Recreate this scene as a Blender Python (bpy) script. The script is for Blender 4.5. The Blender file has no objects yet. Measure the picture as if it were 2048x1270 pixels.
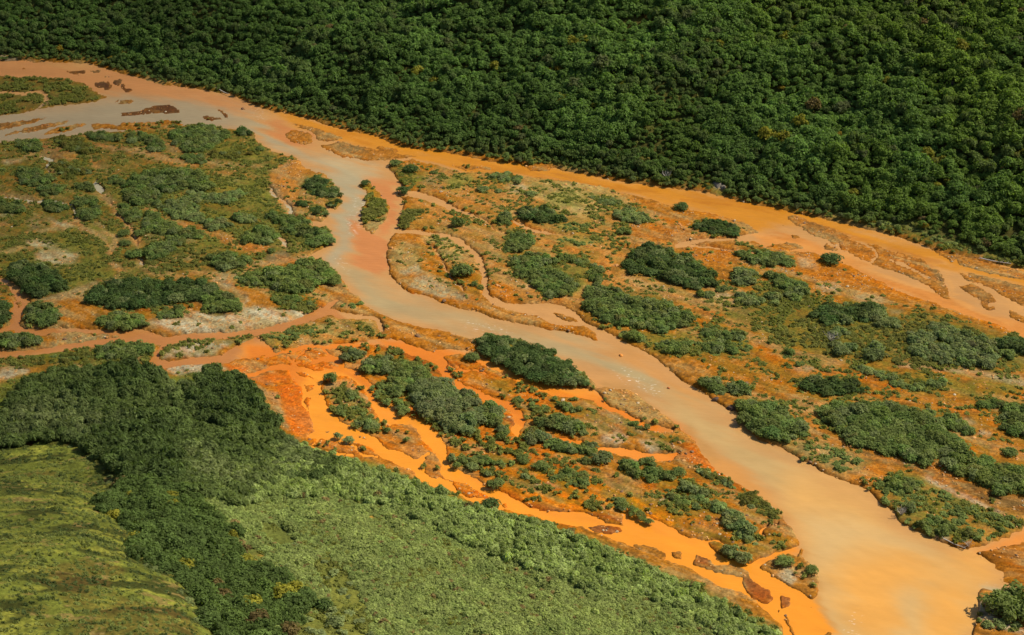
import bpy, math, random
import numpy as np

# ------------------------------------------------------------------ camera, sky, sun, exposure
S = bpy.context.scene
COL = S.collection
CAM_H, PITCH, FOC = 140.0, math.radians(27.0), 2844.0     # metres above the river, look-down angle, focal length in photo pixels
cam_data = bpy.data.cameras.new('camera')
cam_data.sensor_width = 36.0
cam_data.lens = 36.0 * FOC / 2048.0
cam_data.clip_start, cam_data.clip_end = 1.0, 5000.0
cam = bpy.data.objects.new('camera', cam_data)
cam.location = (0, 0, CAM_H)
cam.rotation_euler = (math.pi / 2 - PITCH, 0, 0)
COL.objects.link(cam)
S.camera = cam

SUN_EL, SUN_AZ = math.radians(49), math.radians(12)      # azimuth from +X (right of the picture) towards +Y (away)
sun_dir = (math.cos(SUN_EL) * math.cos(SUN_AZ), math.cos(SUN_EL) * math.sin(SUN_AZ), math.sin(SUN_EL))
W = bpy.data.worlds.new('World'); S.world = W; W.use_nodes = True
wn = W.node_tree.nodes; wn.clear()
sky = wn.new('ShaderNodeTexSky'); sky.sky_type = 'NISHITA'; sky.sun_disc = False
sky.sun_elevation = SUN_EL
sky.sun_rotation = math.pi / 2 - SUN_AZ
sky.altitude = 300
bg = wn.new('ShaderNodeBackground'); bg.inputs['Strength'].default_value = 0.065
wo = wn.new('ShaderNodeOutputWorld')
W.node_tree.links.new(sky.outputs[0], bg.inputs[0]); W.node_tree.links.new(bg.outputs[0], wo.inputs[0])
sd = bpy.data.lights.new('sun', 'SUN'); sd.energy = 3.7; sd.angle = math.radians(0.5); sd.color = (1.0, 0.92, 0.78)
so = bpy.data.objects.new('sun', sd); COL.objects.link(so)
from mathutils import Vector
so.rotation_euler = Vector(sun_dir).to_track_quat('Z', 'Y').to_euler()
so.location = (200, 100, 400)
S.view_settings.view_transform = 'Standard'; S.view_settings.look = 'None'
S.view_settings.exposure = 0.58; S.view_settings.gamma = 1.0; S.view_settings.use_curve_mapping = False
S.render.engine = 'CYCLES'
S.cycles.max_bounces = 6; S.cycles.diffuse_bounces = 3; S.cycles.transparent_max_bounces = 4

rng = np.random.default_rng(7)
random.seed(7)

# ------------------------------------------------------------------ helpers
def lin(h):
    h = h.lstrip('#')
    c = np.array([int(h[i:i + 2], 16) / 255 for i in (0, 2, 4)])
    return np.where(c <= 0.04045, c / 12.92, ((c + 0.055) / 1.055) ** 2.4)

CP, SP = math.cos(PITCH), math.sin(PITCH)
def plan(px, py, z=0.0):
    """a point of the survey photograph -> metres on the level z"""
    u = (np.asarray(px, float) - 1024) / FOC; v = (635 - np.asarray(py, float)) / FOC
    dy = CP + v * SP; dz = -SP + v * CP
    t = (z - CAM_H) / dz
    return u * t, dy * t
def survey(x, y, z):
    dz = z - CAM_H
    zc = y * CP - dz * SP
    zc = np.maximum(zc, 1.0)
    return 1024 + FOC * x / zc, 635 - FOC * (y * SP + dz * CP) / zc

_tab = np.random.default_rng(11).random((8, 256, 256))
def vn(x, y, k=0):
    t = _tab[k % 8]
    xi = np.floor(x).astype(int); yi = np.floor(y).astype(int)
    fx = x - xi; fy = y - yi
    fx = fx * fx * (3 - 2 * fx); fy = fy * fy * (3 - 2 * fy)
    a = t[xi & 255, yi & 255]; b = t[(xi + 1) & 255, yi & 255]
    c = t[xi & 255, (yi + 1) & 255]; d = t[(xi + 1) & 255, (yi + 1) & 255]
    return (a * (1 - fx) + b * fx) * (1 - fy) + (c * (1 - fx) + d * fx) * fy
def fbm(x, y, k=0, o=4):
    s = 0; a = 0.5; n = 0
    for i in range(o):
        s = s + a * vn(x, y, k + i); n += a; x = x * 2.03 + 17.3; y = y * 2.03 + 5.1; a *= 0.5
    return s / n
def sstep(a, b, x):
    t = np.clip((x - a) / (b - a), 0, 1); return t * t * (3 - 2 * t)

ORG = dict(A=(0, 100), B=(400, 150), C=(0, 400), D=(450, 500), E=(700, 250), F=(1348, 300), G=(1100, 450), H=(1348, 600),
           I=(450, 640), J=(900, 740), K=(1348, 836), L=(0, 700), M=(0, 836), N=(600, 836), O=(900, 0), Q=(0, 0))
def poly(s):
    """'A x,y x,y ...' read off an enlarged sheet of the survey (P: the whole sheet) -> survey points; a third number is a width"""
    k, *t = s.split()
    a = np.array([[float(q) for q in w.split(',')] for w in t])
    if k != 'P':
        a[:, :2] = a[:, :2] * (700 / 2048) + np.array(ORG[k])
        if a.shape[1] > 2: a[:, 2] *= 700 / 2048
    return a
# sheet raster
MX, MY, RW, RH = 400, 100, 2848, 1700
def fill(a):
    """polygon mask -> (x0,y0,mask) on the raster"""
    a = a[:, :2] + np.array([MX, MY])
    x0, y0 = np.floor(a.min(0)).astype(int) - 1; x1, y1 = np.ceil(a.max(0)).astype(int) + 2
    x0 = max(x0, 0); y0 = max(y0, 0); x1 = min(x1, RW); y1 = min(y1, RH)
    if x1 <= x0 or y1 <= y0: return None
    m = np.zeros((y1 - y0, x1 - x0), bool)
    X = np.arange(x0, x1) + 0.5
    b = np.roll(a, -1, 0)
    for j in range(y0, y1):
        yy = j + 0.5
        hit = (a[:, 1] > yy) != (b[:, 1] > yy)
        if not hit.any(): continue
        p, q = a[hit], b[hit]
        xs = np.sort(p[:, 0] + (yy - p[:, 1]) / (q[:, 1] - p[:, 1]) * (q[:, 0] - p[:, 0]))
        m[j - y0] = (np.searchsorted(xs, X) & 1).astype(bool)
    return x0, y0, m
def smooth_line(a, n=6):
    out = []
    p = np.vstack([2 * a[0] - a[1], a, 2 * a[-1] - a[-2]])
    for i in range(1, len(p) - 2):
        for t in np.linspace(0, 1, n, endpoint=False):
            p0, p1, p2, p3 = p[i - 1:i + 3]
            out.append(0.5 * (2 * p1 + (p2 - p0) * t + (2 * p0 - 5 * p1 + 4 * p2 - p3) * t * t + (3 * p1 - p0 - 3 * p2 + p3) * t ** 3))
    out.append(a[-1]); return np.array(out)
def stroke(a):
    a = smooth_line(a)
    d = np.gradient(a[:, :2], axis=0); d[:, 1] *= 1.8          # widths shrink with foreshortening along the line of sight
    n = np.stack([-d[:, 1], d[:, 0]], 1); n /= np.linalg.norm(n, axis=1, keepdims=True) + 1e-9
    w = np.maximum(a[:, 2:3], 0.5) / 2
    return np.vstack([a[:, :2] + n * w, (a[:, :2] - n * w)[::-1]])
def shape_of(s):
    a = poly(s)
    return stroke(a) if a.shape[1] == 3 else a
def rmask(strs, box=None):
    """union mask of the shapes, on the whole sheet or on box = (x0, y0, x1, y1)"""
    bx = box or (0, 0, RW, RH)
    m = np.zeros((bx[3] - bx[1], bx[2] - bx[0]), np.float32)
    for s in strs:
        r = fill(shape_of(s) if isinstance(s, str) else s)
        if r is None: continue
        x0, y0, q = r
        m[y0 - bx[1]:y0 - bx[1] + q.shape[0], x0 - bx[0]:x0 - bx[0] + q.shape[1]][q] = 1
    return m
def soft(strs, f):
    """feathered mask on the smallest box that holds it -> slices, mask"""
    sh = [shape_of(s) for s in strs]
    b = np.vstack([a[:, :2] for a in sh]) + np.array([MX, MY]); g = 3 * int(f) + 4
    x0, y0 = np.maximum(np.floor(b.min(0)).astype(int) - g, 0); x1, y1 = np.minimum(np.ceil(b.max(0)).astype(int) + g, [RW, RH])
    return (slice(y0, y1), slice(x0, x1)), blur(rmask(sh, (x0, y0, x1, y1)), f)
def blur(m, r):
    r = int(r)
    if r < 1: return m
    for _ in range(2):
        for ax in (0, 1):
            p = np.pad(m, [(r + 1, r) if i == ax else (0, 0) for i in (0, 1)], mode='edge')
            c = np.cumsum(p, axis=ax, dtype=np.float64)
            n = 2 * r + 1
            m = ((c[n:] - c[:-n]) if ax == 0 else (c[:, n:] - c[:, :-n])) / n
    return m.astype(np.float32)
def look(m, px, py):
    x = np.clip(px + MX - 0.5, 0, RW - 1.01); y = np.clip(py + MY - 0.5, 0, RH - 1.01)
    xi = x.astype(int); yi = y.astype(int); fx = (x - xi); fy = (y - yi)
    if m.ndim == 3: fx = fx[..., None]; fy = fy[..., None]
    return (m[yi, xi] * (1 - fx) + m[yi, xi + 1] * fx) * (1 - fy) + (m[yi + 1, xi] * (1 - fx) + m[yi + 1, xi + 1] * fx) * fy
def inside(a, x, y):
    r = np.zeros(np.shape(x), bool); b = np.roll(a, -1, 0)
    for p, q in zip(a, b):
        h = (p[1] > y) != (q[1] > y)
        if p[1] != q[1]:
            r ^= h & (x < p[0] + (y - p[1]) / (q[1] - p[1]) * (q[0] - p[0]))
    return r
def dist(a, x, y, closed=False):
    d = np.full(np.shape(x), 1e9)
    n = len(a) if closed else len(a) - 1
    for i in range(n):
        p, q = a[i], a[(i + 1) % len(a)]
        v = q - p; L = v @ v + 1e-9
        t = np.clip(((x - p[0]) * v[0] + (y - p[1]) * v[1]) / L, 0, 1)
        d = np.minimum(d, np.hypot(x - p[0] - t * v[0], y - p[1] - t * v[1]))
    return d
# ------------------------------------------------------------------ the valley: surveyed lines
FAR_BANK = poly('P -420,96 -200,106 -60,114 0,124 34,121 100,124 178,127 205,136 239,146 290,158 325,170 369,173 424,184 454,186 489,202 523,218 581,229 649,249 697,263 742,271 810,296 860,303 906,307 981,324 1050,331 1097,336 1178,352 1247,365 1315,374 1390,383 1440,392 1485,405 1560,418 1587,429 1656,440 1724,456 1780,470 1827,486 1895,507 1981,525 2046,539 2200,575 2450,640')
NEAR_FOOT = poly('P -420,905 -200,893 0,885 200,878 350,860 470,838 545,850 600,880 640,895 760,935 830,963 960,1012 1100,1045 1200,1088 1300,1132 1400,1172 1500,1232 1570,1272 1640,1335 1750,1440 1850,1560')
fb = np.stack(plan(FAR_BANK[:, 0], FAR_BANK[:, 1]), 1)
nf = np.stack(plan(NEAR_FOOT[:, 0], NEAR_FOOT[:, 1]), 1)
fb_poly = np.vstack([[-3000, fb[0, 1]], fb, [3000, fb[-1, 1] - 60], [3000, 3000], [-3000, 3000]])
nf_poly = np.vstack([[-3000, nf[0, 1]], nf, [nf[-1, 0] + 60, -500], [-3000, -500]])
KNOLL = poly('P -420,935 -200,912 -60,897 0,890 60,883 130,881 180,905 222,948 238,1000 268,1070 300,1120 360,1150 398,1200 425,1270 470,1400 520,1600 -420,1650')
kn = np.stack(plan(KNOLL[:, 0], KNOLL[:, 1], 14.0), 1)

def h_exact(x, y):
    i_f = inside(fb_poly, x, y); d = np.where(i_f, dist(fb, x, y), 0.0)
    h = 0.50 * (np.sqrt(d * d + 36) - 6)
    h = h + np.where(i_f, sstep(4, 40, d) * ((fbm(x / 42 + 3, y / 42, 2, 3) - 0.5) * 11 + (fbm(x / 13, y / 13, 5, 2) - 0.5) * 3), 0)
    i_n = inside(nf_poly, x, y); d = np.where(i_n, dist(nf, x, y), 0.0)
    h = h + 0.30 * (np.sqrt(d * d + 100) - 10) + np.where(i_n, sstep(3, 25, d) * (fbm(x / 18, y / 18, 4, 3) - 0.5) * 3.5, 0)
    i_k = inside(kn, x, y); d = np.where(i_k, dist(kn, x, y, True), 0.0)
    h = h + 8.0 * (1 - np.exp(-d / 7.0)) + np.where(i_k, sstep(1, 12, d), 0) * (fbm(x / 12 + y / 20, y / 8 - x / 16, 3, 2) - 0.5) * 1.2
    return h
GX0, GY0, GS = -700.0, 0.0, 2.0
gx = np.arange(GX0, 700.1, GS); gy = np.arange(GY0, 1300.1, GS)
XX, YY = np.meshgrid(gx, gy)
HG = h_exact(XX, YY)
def ground(x, y):
    u = np.clip((np.asarray(x) - GX0) / GS, 0, len(gx) - 1.01); v = np.clip((np.asarray(y) - GY0) / GS, 0, len(gy) - 1.01)
    i = u.astype(int); j = v.astype(int); fx = u - i; fy = v - j
    return (HG[j, i] * (1 - fx) + HG[j, i + 1] * fx) * (1 - fy) + (HG[j + 1, i] * (1 - fx) + HG[j + 1, i + 1] * fx) * fy
def onground(px, py):
    """first ground point along a line of sight of the survey"""
    px = np.atleast_1d(np.asarray(px, float)); py = np.atleast_1d(np.asarray(py, float))
    u = (px - 1024) / FOC; v = (635 - py) / FOC
    dy = CP + v * SP; dz = -SP + v * CP
    t = np.full(px.shape, 60.0); done = np.zeros(px.shape, bool)
    for _ in range(1200):
        z = CAM_H + dz * t; done |= z <= ground(u * t, dy * t)
        if done.all(): break
        t = np.where(done, t, t + 1.0)
    return u * t, dy * t, ground(u * t, dy * t)

# ------------------------------------------------------------------ water
RIVER = ['P -420,96 -200,106 0,122 178,126 239,145 325,169 424,183 454,185 489,201 523,217 581,228 649,248 697,262 742,270 810,296 906,306 981,323 1050,330 1097,335 1178,351 1247,364 1315,373 1390,382 1440,391 1485,404 1560,417 1587,428 1656,439 1724,455 1780,469 1827,485 1895,506 1981,524 2046,538 2200,574 2450,640 2450,800 2200,735 2048,679 1997,650 1929,631 1861,604 1799,584 1758,563 1707,536 1673,519 1621,505 1560,500 1539,498 1512,484 1460,482 1400,485 1348,496 1346,490 1400,480 1470,474 1522,464 1485,443 1416,426 1348,413 1310,400 1247,387 1213,376 1161,365 1093,358 1035,353 973,345 919,344 891,335 860,327 830,320 800,322 776,331 786,348 800,362 807,376 793,386 810,403 803,423 796,447 800,459 786,471 776,492 774,519 778,551 795,565 812,585 860,596 894,609 946,623 980,633 1031,647 1100,660 1151,669 1199,682 1180,655 1220,668 1244,679 1271,693 1305,710 1332,734 1367,764 1408,788 1442,812 1472,823 1490,843 1503,864 1520,881 1553,891 1587,908 1638,942 1690,962 1734,979 1758,1007 1792,1024 1799,1041 1854,1072 1895,1091 1925,1099 1943,1100 2048,1062 2300,965 2300,985 2048,1084 1950,1107 1984,1127 2001,1147 1997,1163 2018,1168 2048,1181 2300,1260 2300,1285 2048,1196 2015,1191 1963,1179 1955,1195 1958,1222 1950,1246 1944,1270 1935,1400 1930,1620 1560,1620 1570,1272 1635,1330 1662,1270 1645,1222 1632,1195 1635,1178 1632,1147 1608,1113 1597,1082 1587,1058 1567,1041 1563,1030 1515,993 1464,962 1430,938 1406,911 1385,877 1358,853 1327,829 1293,805 1259,781 1208,772 1194,779 1184,760 1147,736 1099,702 1031,678 946,678 894,664 843,654 792,640 758,626 734,616 713,592 701,582 687,564 670,544 649,521 610,516 625,507 649,496 663,486 660,459 615,452 601,444 620,442 642,445 656,431 650,411 673,421 683,407 680,387 663,363 649,349 608,339 595,319 560,308 533,298 513,284 506,264 403,250 340,252 300,262 171,266 137,272 68,279 0,285 -420,320']
BARS = ['B 490,345 560,320 650,350 665,400 600,412 520,380', 'B 520,283 650,300 760,340 860,368 790,382 700,382 665,345 600,315', 'B 700,412 800,390 930,410 1010,440 1150,455 1280,475 1200,495 1000,502 850,480 730,440',
        'B 1010,430 1060,412 1150,430 1180,450 1100,450', 'E 590,235 680,232 790,240 840,262 720,262 640,256', 'E 1010,240 1090,235 1150,255 1190,270 1060,275',
        'P 719,369 742,366 752,381 768,395 779,416 770,440 742,471 728,451 720,440 728,410 731,383',
        'A -900,150 0,150 120,165 240,160 380,170 480,195 500,215 580,255 640,275 560,300 430,320 250,345 0,385 -900,470',
        'A 380,125 490,117 510,130 440,146', 'A 530,118 580,117 592,130 540,133', 'A 555,185 640,178 662,200 640,232 560,226', 'A 665,173 710,170 717,195 690,217', 'A 703,210 735,198 737,232 715,242',
        'A 720,230 770,228 778,249 735,252', 'A 665,312 700,294 797,290 780,309 720,316', 'A 700,372 800,360 880,330 980,320 1052,345 1052,366 900,370 860,378 720,390',
        'A 1170,395 1210,384 1250,392 1302,400 1290,416 1230,416', 'A 1250,344 1310,358 1338,380 1342,401 1320,402 1290,366', 'A 1403,345 1432,339 1432,356', 'A -600,470 0,428 200,404 335,394 240,411 150,440 0,474 -600,520',
        'A 15,502 100,470 250,425 445,413 330,440 170,485 60,502', 'A 213,497 330,450 490,428 505,445 380,477 280,492', 'A 515,442 600,424 700,445 720,424 1000,414 1095,430 980,456 880,472 740,472 700,466 620,456 540,461',
        'A 120,108 150,106 155,114 125,116', 'A 600,152 660,148 668,156 620,160',
        'F 650,388 720,390 850,440 1000,490 1080,540 1200,560 1300,590 1450,640 1500,690 1560,710 1600,800 1612,875 1550,855 1495,800 1380,745 1250,695 1150,662 1000,602 960,560 880,530 780,480 700,430',
        'F 540,560 660,538 760,558 775,580 640,588 560,592', 'F 680,488 740,494 732,517 690,512', 'F 880,560 900,545 965,575 960,594 900,588', 'F 620,432 650,432 645,444 622,443',
        'F 1640,702 1750,720 1900,760 2048,800 2300,880 2300,1010 2048,920 1950,872 1850,802 1700,762', 'F 1480,568 1600,608 1800,650 2048,712 2400,800 2400,850 2048,772 1850,722 1700,682 1600,652',
        'F 1660,802 1750,780 1850,840 1892,892 1850,902 1750,862', 'F 1960,930 2048,970 2300,1080 2300,1120 2048,1020 1950,972', 'F 1760,880 1830,900 1900,930 1840,940', 'F 1350,690 1460,740 1520,790 1420,760',
        'K 500,880 560,830 650,800 770,818 800,890 840,960 842,1010 770,1066 720,1010 620,950 520,910',
        'K 650,1150 740,1108 840,1128 890,1200 925,1290 1000,1500 700,1500 690,1270 650,1200']
CREEKS = ['I 500,255,8 560,225,9 620,215,11 660,228,12', 'I 530,278,7 600,262,7 660,280,8', 'I 460,296,9 520,332,11 570,330,12', 'I 380,300,14 420,350,13 452,385,18 470,420,15 462,480,12 485,530,12', 'I 470,440,8 502,470,9 500,505,8', 'I 340,212,9 380,232,10 402,262,10', 'I 1305,262,9 1350,302,9 1440,292,9 1480,300,8 1530,312,12', 'I 1345,268,7 1385,300,8 1368,332,7', 'I 1150,575,9 1200,640,10 1250,660,8', 'I 560,640,10 540,700,10 500,740,8', 'I 700,700,10 760,740,10 800,790,10 900,800,12', 'J 1010,860,10 1100,900,14 1200,950,16', 'J 250,690,12 330,740,16 420,790,20 480,830,20', 'J 1480,1020,12 1560,1000,9 1640,1040,9', 'E 430,690,7 520,760,8 560,840,9 620,920,12 680,980,8', 'E 960,560,12 1050,605,20 1150,638,10 1300,645,6', 'E 800,575,8 900,640,7 1000,650,6', 'G 720,135,8 850,125,14 1000,140,14 1200,165,10', 'F 960,545,8 980,590,12 1040,625,14', 'F 1150,655,10 1190,630,14 1170,585,10 1090,545,8', 'F 1640,640,14 1660,700,20 1720,730,10', 'F 1260,640,8 1400,700,10 1500,760,10', 'F 660,470,10 800,520,14 880,545,10', 'F 1870,840,10 1920,900,16 1960,940,12', 'F 1200,560,8 1320,610,9 1420,650,8', 'E 290,395,34 400,410,30 510,450,40 600,490,30 720,535,20 800,575,10',
          'E 250,622,24 350,625,24 450,635,24 550,650,26 640,690,36 710,740,36 760,800,34 780,860,32 790,930,32 790,980,32 830,1025,34 920,1060,40 1020,1080,60 1110,1090,70 1170,1130,60 1260,1160,30 1370,1165,24',
          'E 1110,1070,50 1220,1080,48 1310,1110,30 1370,1160,26 1420,1195,34 1480,1230,50 1560,1290,70',
          'C -500,430,50 -100,455,45 0,475,40 40,490,50 100,540,55 150,580,62 110,620,70 95,680,60 90,740,60 150,775,45 300,775,35 420,765,24 560,770,24 700,775,40 800,785,60 880,810,60 960,830,50 1050,815,45 1250,795,40 1450,780,40 1650,745,40 1800,690,45 1880,650,45 1940,610,30 1990,580,16',
          'D 500,410,30 600,360,40 680,385,46 780,395,32 880,402,24 900,440,26 930,480,18', 'C -60,760,40 0,770,30 60,745,30', 'C -500,960,40 0,910,40 150,900,38 400,865,38 600,835,38 760,820,40 850,820,60',
          'C 870,950 910,890 960,840 930,930 1000,945 1150,915 1300,905 1380,855 1430,832 1500,800 1560,830 1600,890 1640,902 1530,908 1430,930 1350,952 1200,962 1050,977 960,987 900,967',
          'I 230,215,14 350,190,14 480,155,18 600,160,22 750,150,24 900,130,34 1000,140,50 1100,180,52 1200,215,56 1270,250,56 1270,290,40 1300,335,42 1400,400,42 1550,460,42 1660,500,42 1705,560,58 1720,620,56 1690,650,40 1720,680,36',
          'I 1230,200,30 1350,190,22 1450,200,22 1500,240,38 1600,280,42 1720,340,42 1800,385,42 1900,410,44 2048,430,48', 'J 480,80,42 600,125,46 750,140,56 830,150,66 900,210,32 1000,250,32 1100,310,32 1200,340,38 1310,355,20',
          'I 120,328,22 250,295,22 350,280,32 450,290,28 550,310,32 680,300,42 760,330,46 810,370,52 840,420,46 870,490,42 930,560,74 1000,590,70',
          'I 680,300,36 680,260,32 640,230,26 600,200,16 580,165,12', 'I 440,240,10 390,270,16 410,320,24 470,350,44 530,370,56 560,320,30', 'I 395,245,9 420,210,9 480,170,10', 'I 520,250,12 570,235,14 640,232,14',
          'I 480,690 520,640 500,560 482,430 470,365 560,350 568,420 590,500 640,560 680,600 760,640 900,700 945,765 900,752 760,712 640,692',
          'I 540,650,60 640,665,80 760,680,70 860,710,70 930,770,60 1060,830,76 1120,860,66 1180,920,76 1260,960,66 1350,990,52 1450,1040,56 1560,1070,66 1640,1090,60',
          'I 985,440,14 965,520,40 950,570,60', 'I 930,565,60 1050,590,50 1140,620,80 1200,690,90 1250,760,80 1275,830,44 1290,890,56 1370,920,66 1450,960,76 1530,1010,56 1600,1040,56',
          'I 1190,770,20 1160,800,30 1110,840,40', 'I 500,745,12 600,780,28 700,790,22 760,797,12',
          'N 1040,420,50 1130,460,56 1200,500,66 1270,530,56 1350,550,38 1450,580,56 1560,590,76 1650,600,96 1750,640,86',
          'J 480,832 620,862 700,842 800,872 1000,912 1120,932 1230,965 1260,950 1330,965 1400,1002 1500,1022 1560,1082 1640,1112 1750,1142 1880,1080 1990,1050 2048,1020 2048,1100 1980,1075 1860,1100 1780,1140 1860,1190 1960,1260 2048,1300 2300,1500 2050,1600 1950,1400 1800,1290 1640,1200 1500,1140 1400,1120 1250,1120 1120,1060 950,1000 800,930 620,880 500,850',
          'K 0,640 60,690 180,720 230,790 330,832 440,862 560,822 680,772 745,765 700,790 560,835 500,885 520,912 620,952 720,1012 775,1068 835,1052 870,1130 840,1128 740,1106 648,1148 650,1200 700,1280 760,1500 650,1500 640,1240 560,1150 480,1080 380,1020 260,990 200,950 100,880 0,850 -300,740 -300,520',
          'J 1920,912,14 1850,925,12 1820,960,22 1830,1000,14', 'J 560,400,16 640,410,24 780,430,24', 'J 870,462,26 1000,482,44 1150,510,54 1280,510,44 1335,490,24',
          'K 1740,785,40 1900,735,32 2048,665,32 2400,520,32', 'K 1840,765,20 2048,718,24 2400,640,24', 'L 975,345,8 1050,310,34 1120,285,30 1140,270,8', 'L 140,545,10 175,545,40 205,540,10', 'L -20,525,20 15,530,16',
          'A 0,250,14 120,255,12 240,250,16 270,285,26 250,320,14 215,345,8',
          'A 225,622,16 290,640,20 270,680,12 300,730,10 310,760,8', 'A 540,792 560,760 568,742 576,790 622,830 605,842 552,812', 'A 0,855,10 180,885,14 260,888,12 340,890,8 430,915,12 445,960,14 440,1000,12', 'A 640,890,12 655,915,10', 'A 690,965,12 760,1040,12 790,1100,10 805,1150,8',
          'A 825,1210,12 835,1265,16', 'A 1565,795,12 1600,840,14 1650,880,14 1710,950,18 1740,985,10', 'A 1610,1080,8 1640,1110,26 1680,1150,20', 'E 1800,705,8 1700,722,10 1560,718,8']
CREEK_BARS = ['K -20,782 40,782 52,818 10,827', 'K 130,798 200,830 240,860 330,860 430,900 452,950 480,970 570,1010 578,1060 530,1092 450,1052 400,990 390,940 250,902 118,862', 'K 620,1035 680,1060 685,1100 620,1122', 'K 595,1120 615,1130 605,1148', 'K 790,1105 812,1106 805,1118',
              'J 800,925 870,908 960,918 1005,940 940,962 850,950', 'J 1310,1075 1330,1058 1362,1075 1360,1108 1325,1106', 'J 1060,1030 1150,1020 1240,1060 1280,1090 1260,1115 1160,1080', 'I 565,650 600,645 615,655 580,660', 'I 770,675 830,690 830,700 780,690', 'C 10,490 50,500 70,545 60,570 10,545 -60,520', 'C 90,600 130,590 135,615 105,640',
              'C 250,800 330,782 425,776 380,802 290,812', 'I 1040,610 1100,605 1110,650 1060,665 950,650 970,610', 'I 475,375 525,375 520,410 485,420', 'I 475,450 505,455 490,490', 'I 1165,800 1230,772 1262,870 1245,935 1160,905', 'I 1330,955 1400,950 1520,1020 1560,1052 1420,1042 1350,1000', 'I 1650,530 1670,550 1640,575 1625,540', 'I 1620,1080 1650,1075 1665,1098 1630,1100', 'I 680,790 710,785 705,798',
              'D 1350,640,14 1420,690,12 1500,690,10']
water = rmask(RIVER); 
bars = rmask(BARS); water[bars > 0] = 0
creek = rmask(CREEKS); cb = rmask(CREEK_BARS); creek[cb > 0] = 0
water = np.maximum(water, creek)
lowland = np.maximum(bars, cb)
_b, _m = soft(['I 0,200 200,150 600,110 900,110 1300,220 1750,330 2048,420 2048,760 1750,720 1800,820 1400,1000 1000,900 500,760 250,480', 'J 0,640 380,740 900,690 1300,850 1500,960 1700,1060 1500,1040 1200,930 800,830 300,800'], 14)
lowland[_b] = np.maximum(lowland[_b], _m * .85)
wet1 = blur(water, 1); wet2 = blur(water, 7); low1 = blur(lowland, 4)

# water colour: what the rivers carry, with painted sky reflection on meadow pools
WCOL = np.empty((RH, RW, 3), np.float32); WCOL[:] = lin('#C9945E')
def wpaint(hexc, a, f, strs):
    b, m = soft(strs, f); m = m[..., None] * a
    WCOL[b] = WCOL[b] * (1 - m) + lin(hexc).astype(np.float32) * m
wpaint('#A9977E', 1, 16, ['P -420,215 0,215 130,208 250,188 380,192 470,212 510,232 470,262 200,275 0,300 -420,320'])
wpaint('#C98A58', 1, 8, ['P -420,80 0,110 240,140 420,180 500,205 520,225 470,215 330,190 240,188 100,170 -420,170'])
wpaint('#B0A084', 1, 9, ['P 470,220 520,245 560,280 610,305 680,320 720,345 735,400 722,440 700,470 690,510 668,540 650,520 680,480 668,440 690,400 670,350 600,320 540,300 500,262'])
wpaint('#BBA888', .8, 9, ['P 640,310 700,310 750,330 770,350 740,360 700,350'])
wpaint('#CB8450', 1, 5, ['P 535,235 570,245 600,268 640,290 590,285 555,262', 'P 700,430 735,455 760,470 775,500 770,545 745,550 715,530 700,500', 'P 730,355 790,365 800,420 790,460 760,470 775,420 760,390'])
wpaint('#B39E78', 1, 12, ['P 660,530 700,530 760,575 850,615 950,640 1100,668 1200,700 1300,745 1330,790 1300,790 1190,730 1080,690 960,665 850,640 770,620 720,580'])
wpaint('#C3A270', 1, 16, ['P 1290,770 1350,790 1430,830 1480,870 1560,920 1650,990 1720,1060 1650,1040 1540,970 1450,900 1380,850'])
wpaint('#D2924E', .8, 10, ['P 1200,690 1280,710 1350,765 1420,810 1370,800 1300,740', 'P 1400,890 1480,930 1560,1000 1620,1060 1570,1030 1500,985 1430,940'])
wpaint('#DBA765', 1, 22, ['P 1560,940 1720,985 1800,1060 1900,1100 1990,1140 1960,1270 1930,1500 1660,1500 1640,1200 1600,1080'])
wpaint('#CFAD7C', .75, 18, ['P 1590,1020 1700,1030 1860,1090 1900,1110 1830,1115 1720,1080 1640,1140 1690,1290 1700,1500 1650,1500 1640,1200 1620,1090', 'P 1810,1160 1845,1160 1840,1230 1815,1300 1790,1300'])
wpaint('#E5A555', .9, 18, ['P 1690,1140 1790,1110 1850,1130 1880,1160 1790,1170 1800,1270 1720,1270', 'P 1870,1170 1930,1170 1930,1300 1850,1300', 'P 1890,1100 1960,1105 2000,1140 1990,1165 1950,1150'])
wpaint('#BFB294', 1, 4, ['P 1962,1168 2048,1186 2300,1270 2300,1300 2048,1200 1985,1184'])
wpaint('#CF882C', 1, 5, ['P 530,215 650,245 760,275 900,303 1100,333 1250,362 1400,383 1560,415 1700,445 1830,486 1980,525 2300,600 2300,640 2048,580 1900,535 1800,505 1700,470 1600,450 1500,460 1380,420 1240,385 1090,357 920,343 830,318 700,290 600,255'])
wpaint('#DA8C42', .9, 8, ['P 1500,465 1580,470 1660,505 1760,545 1880,585 2048,640 2300,720 2300,800 2048,690 1900,630 1750,570 1650,520 1520,495'])
wpaint('#C07F48', 1, 6, ['P -420,520 0,540 80,620 120,660 300,655 480,660 620,610 690,590 700,640 500,690 460,735 300,745 250,700 0,720 -420,760'])
wpaint('#EE9434', 1, 8, ['P 480,690 760,690 960,715 1180,780 1310,865 1380,910 1360,950 1250,960 1400,1020 1570,1075 1620,1150 1640,1290 1600,1600 1400,1600 1200,1150 900,1020 600,910 490,770'])
wpaint('#E0802A', 1, 6, ['P 490,690 700,680 830,680 960,720 1080,780 1190,800 1250,800 1400,870 1380,930 1200,900 1080,870 900,770 640,830 480,770'])
wpaint('#F29A32', 1, 8, ['P 600,740 700,740 760,850 850,830 950,960 1100,1030 1250,1050 1400,1080 1560,1130 1640,1190 1660,1270 1700,1600 1560,1600 1300,1150 900,1010 650,940 600,880'])
wpaint('#E98F3A', .8, 6, ['P 1190,890 1360,900 1340,930 1200,920', 'P 1940,1110 2048,1060 2300,960 2300,990 2048,1090'])
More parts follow.
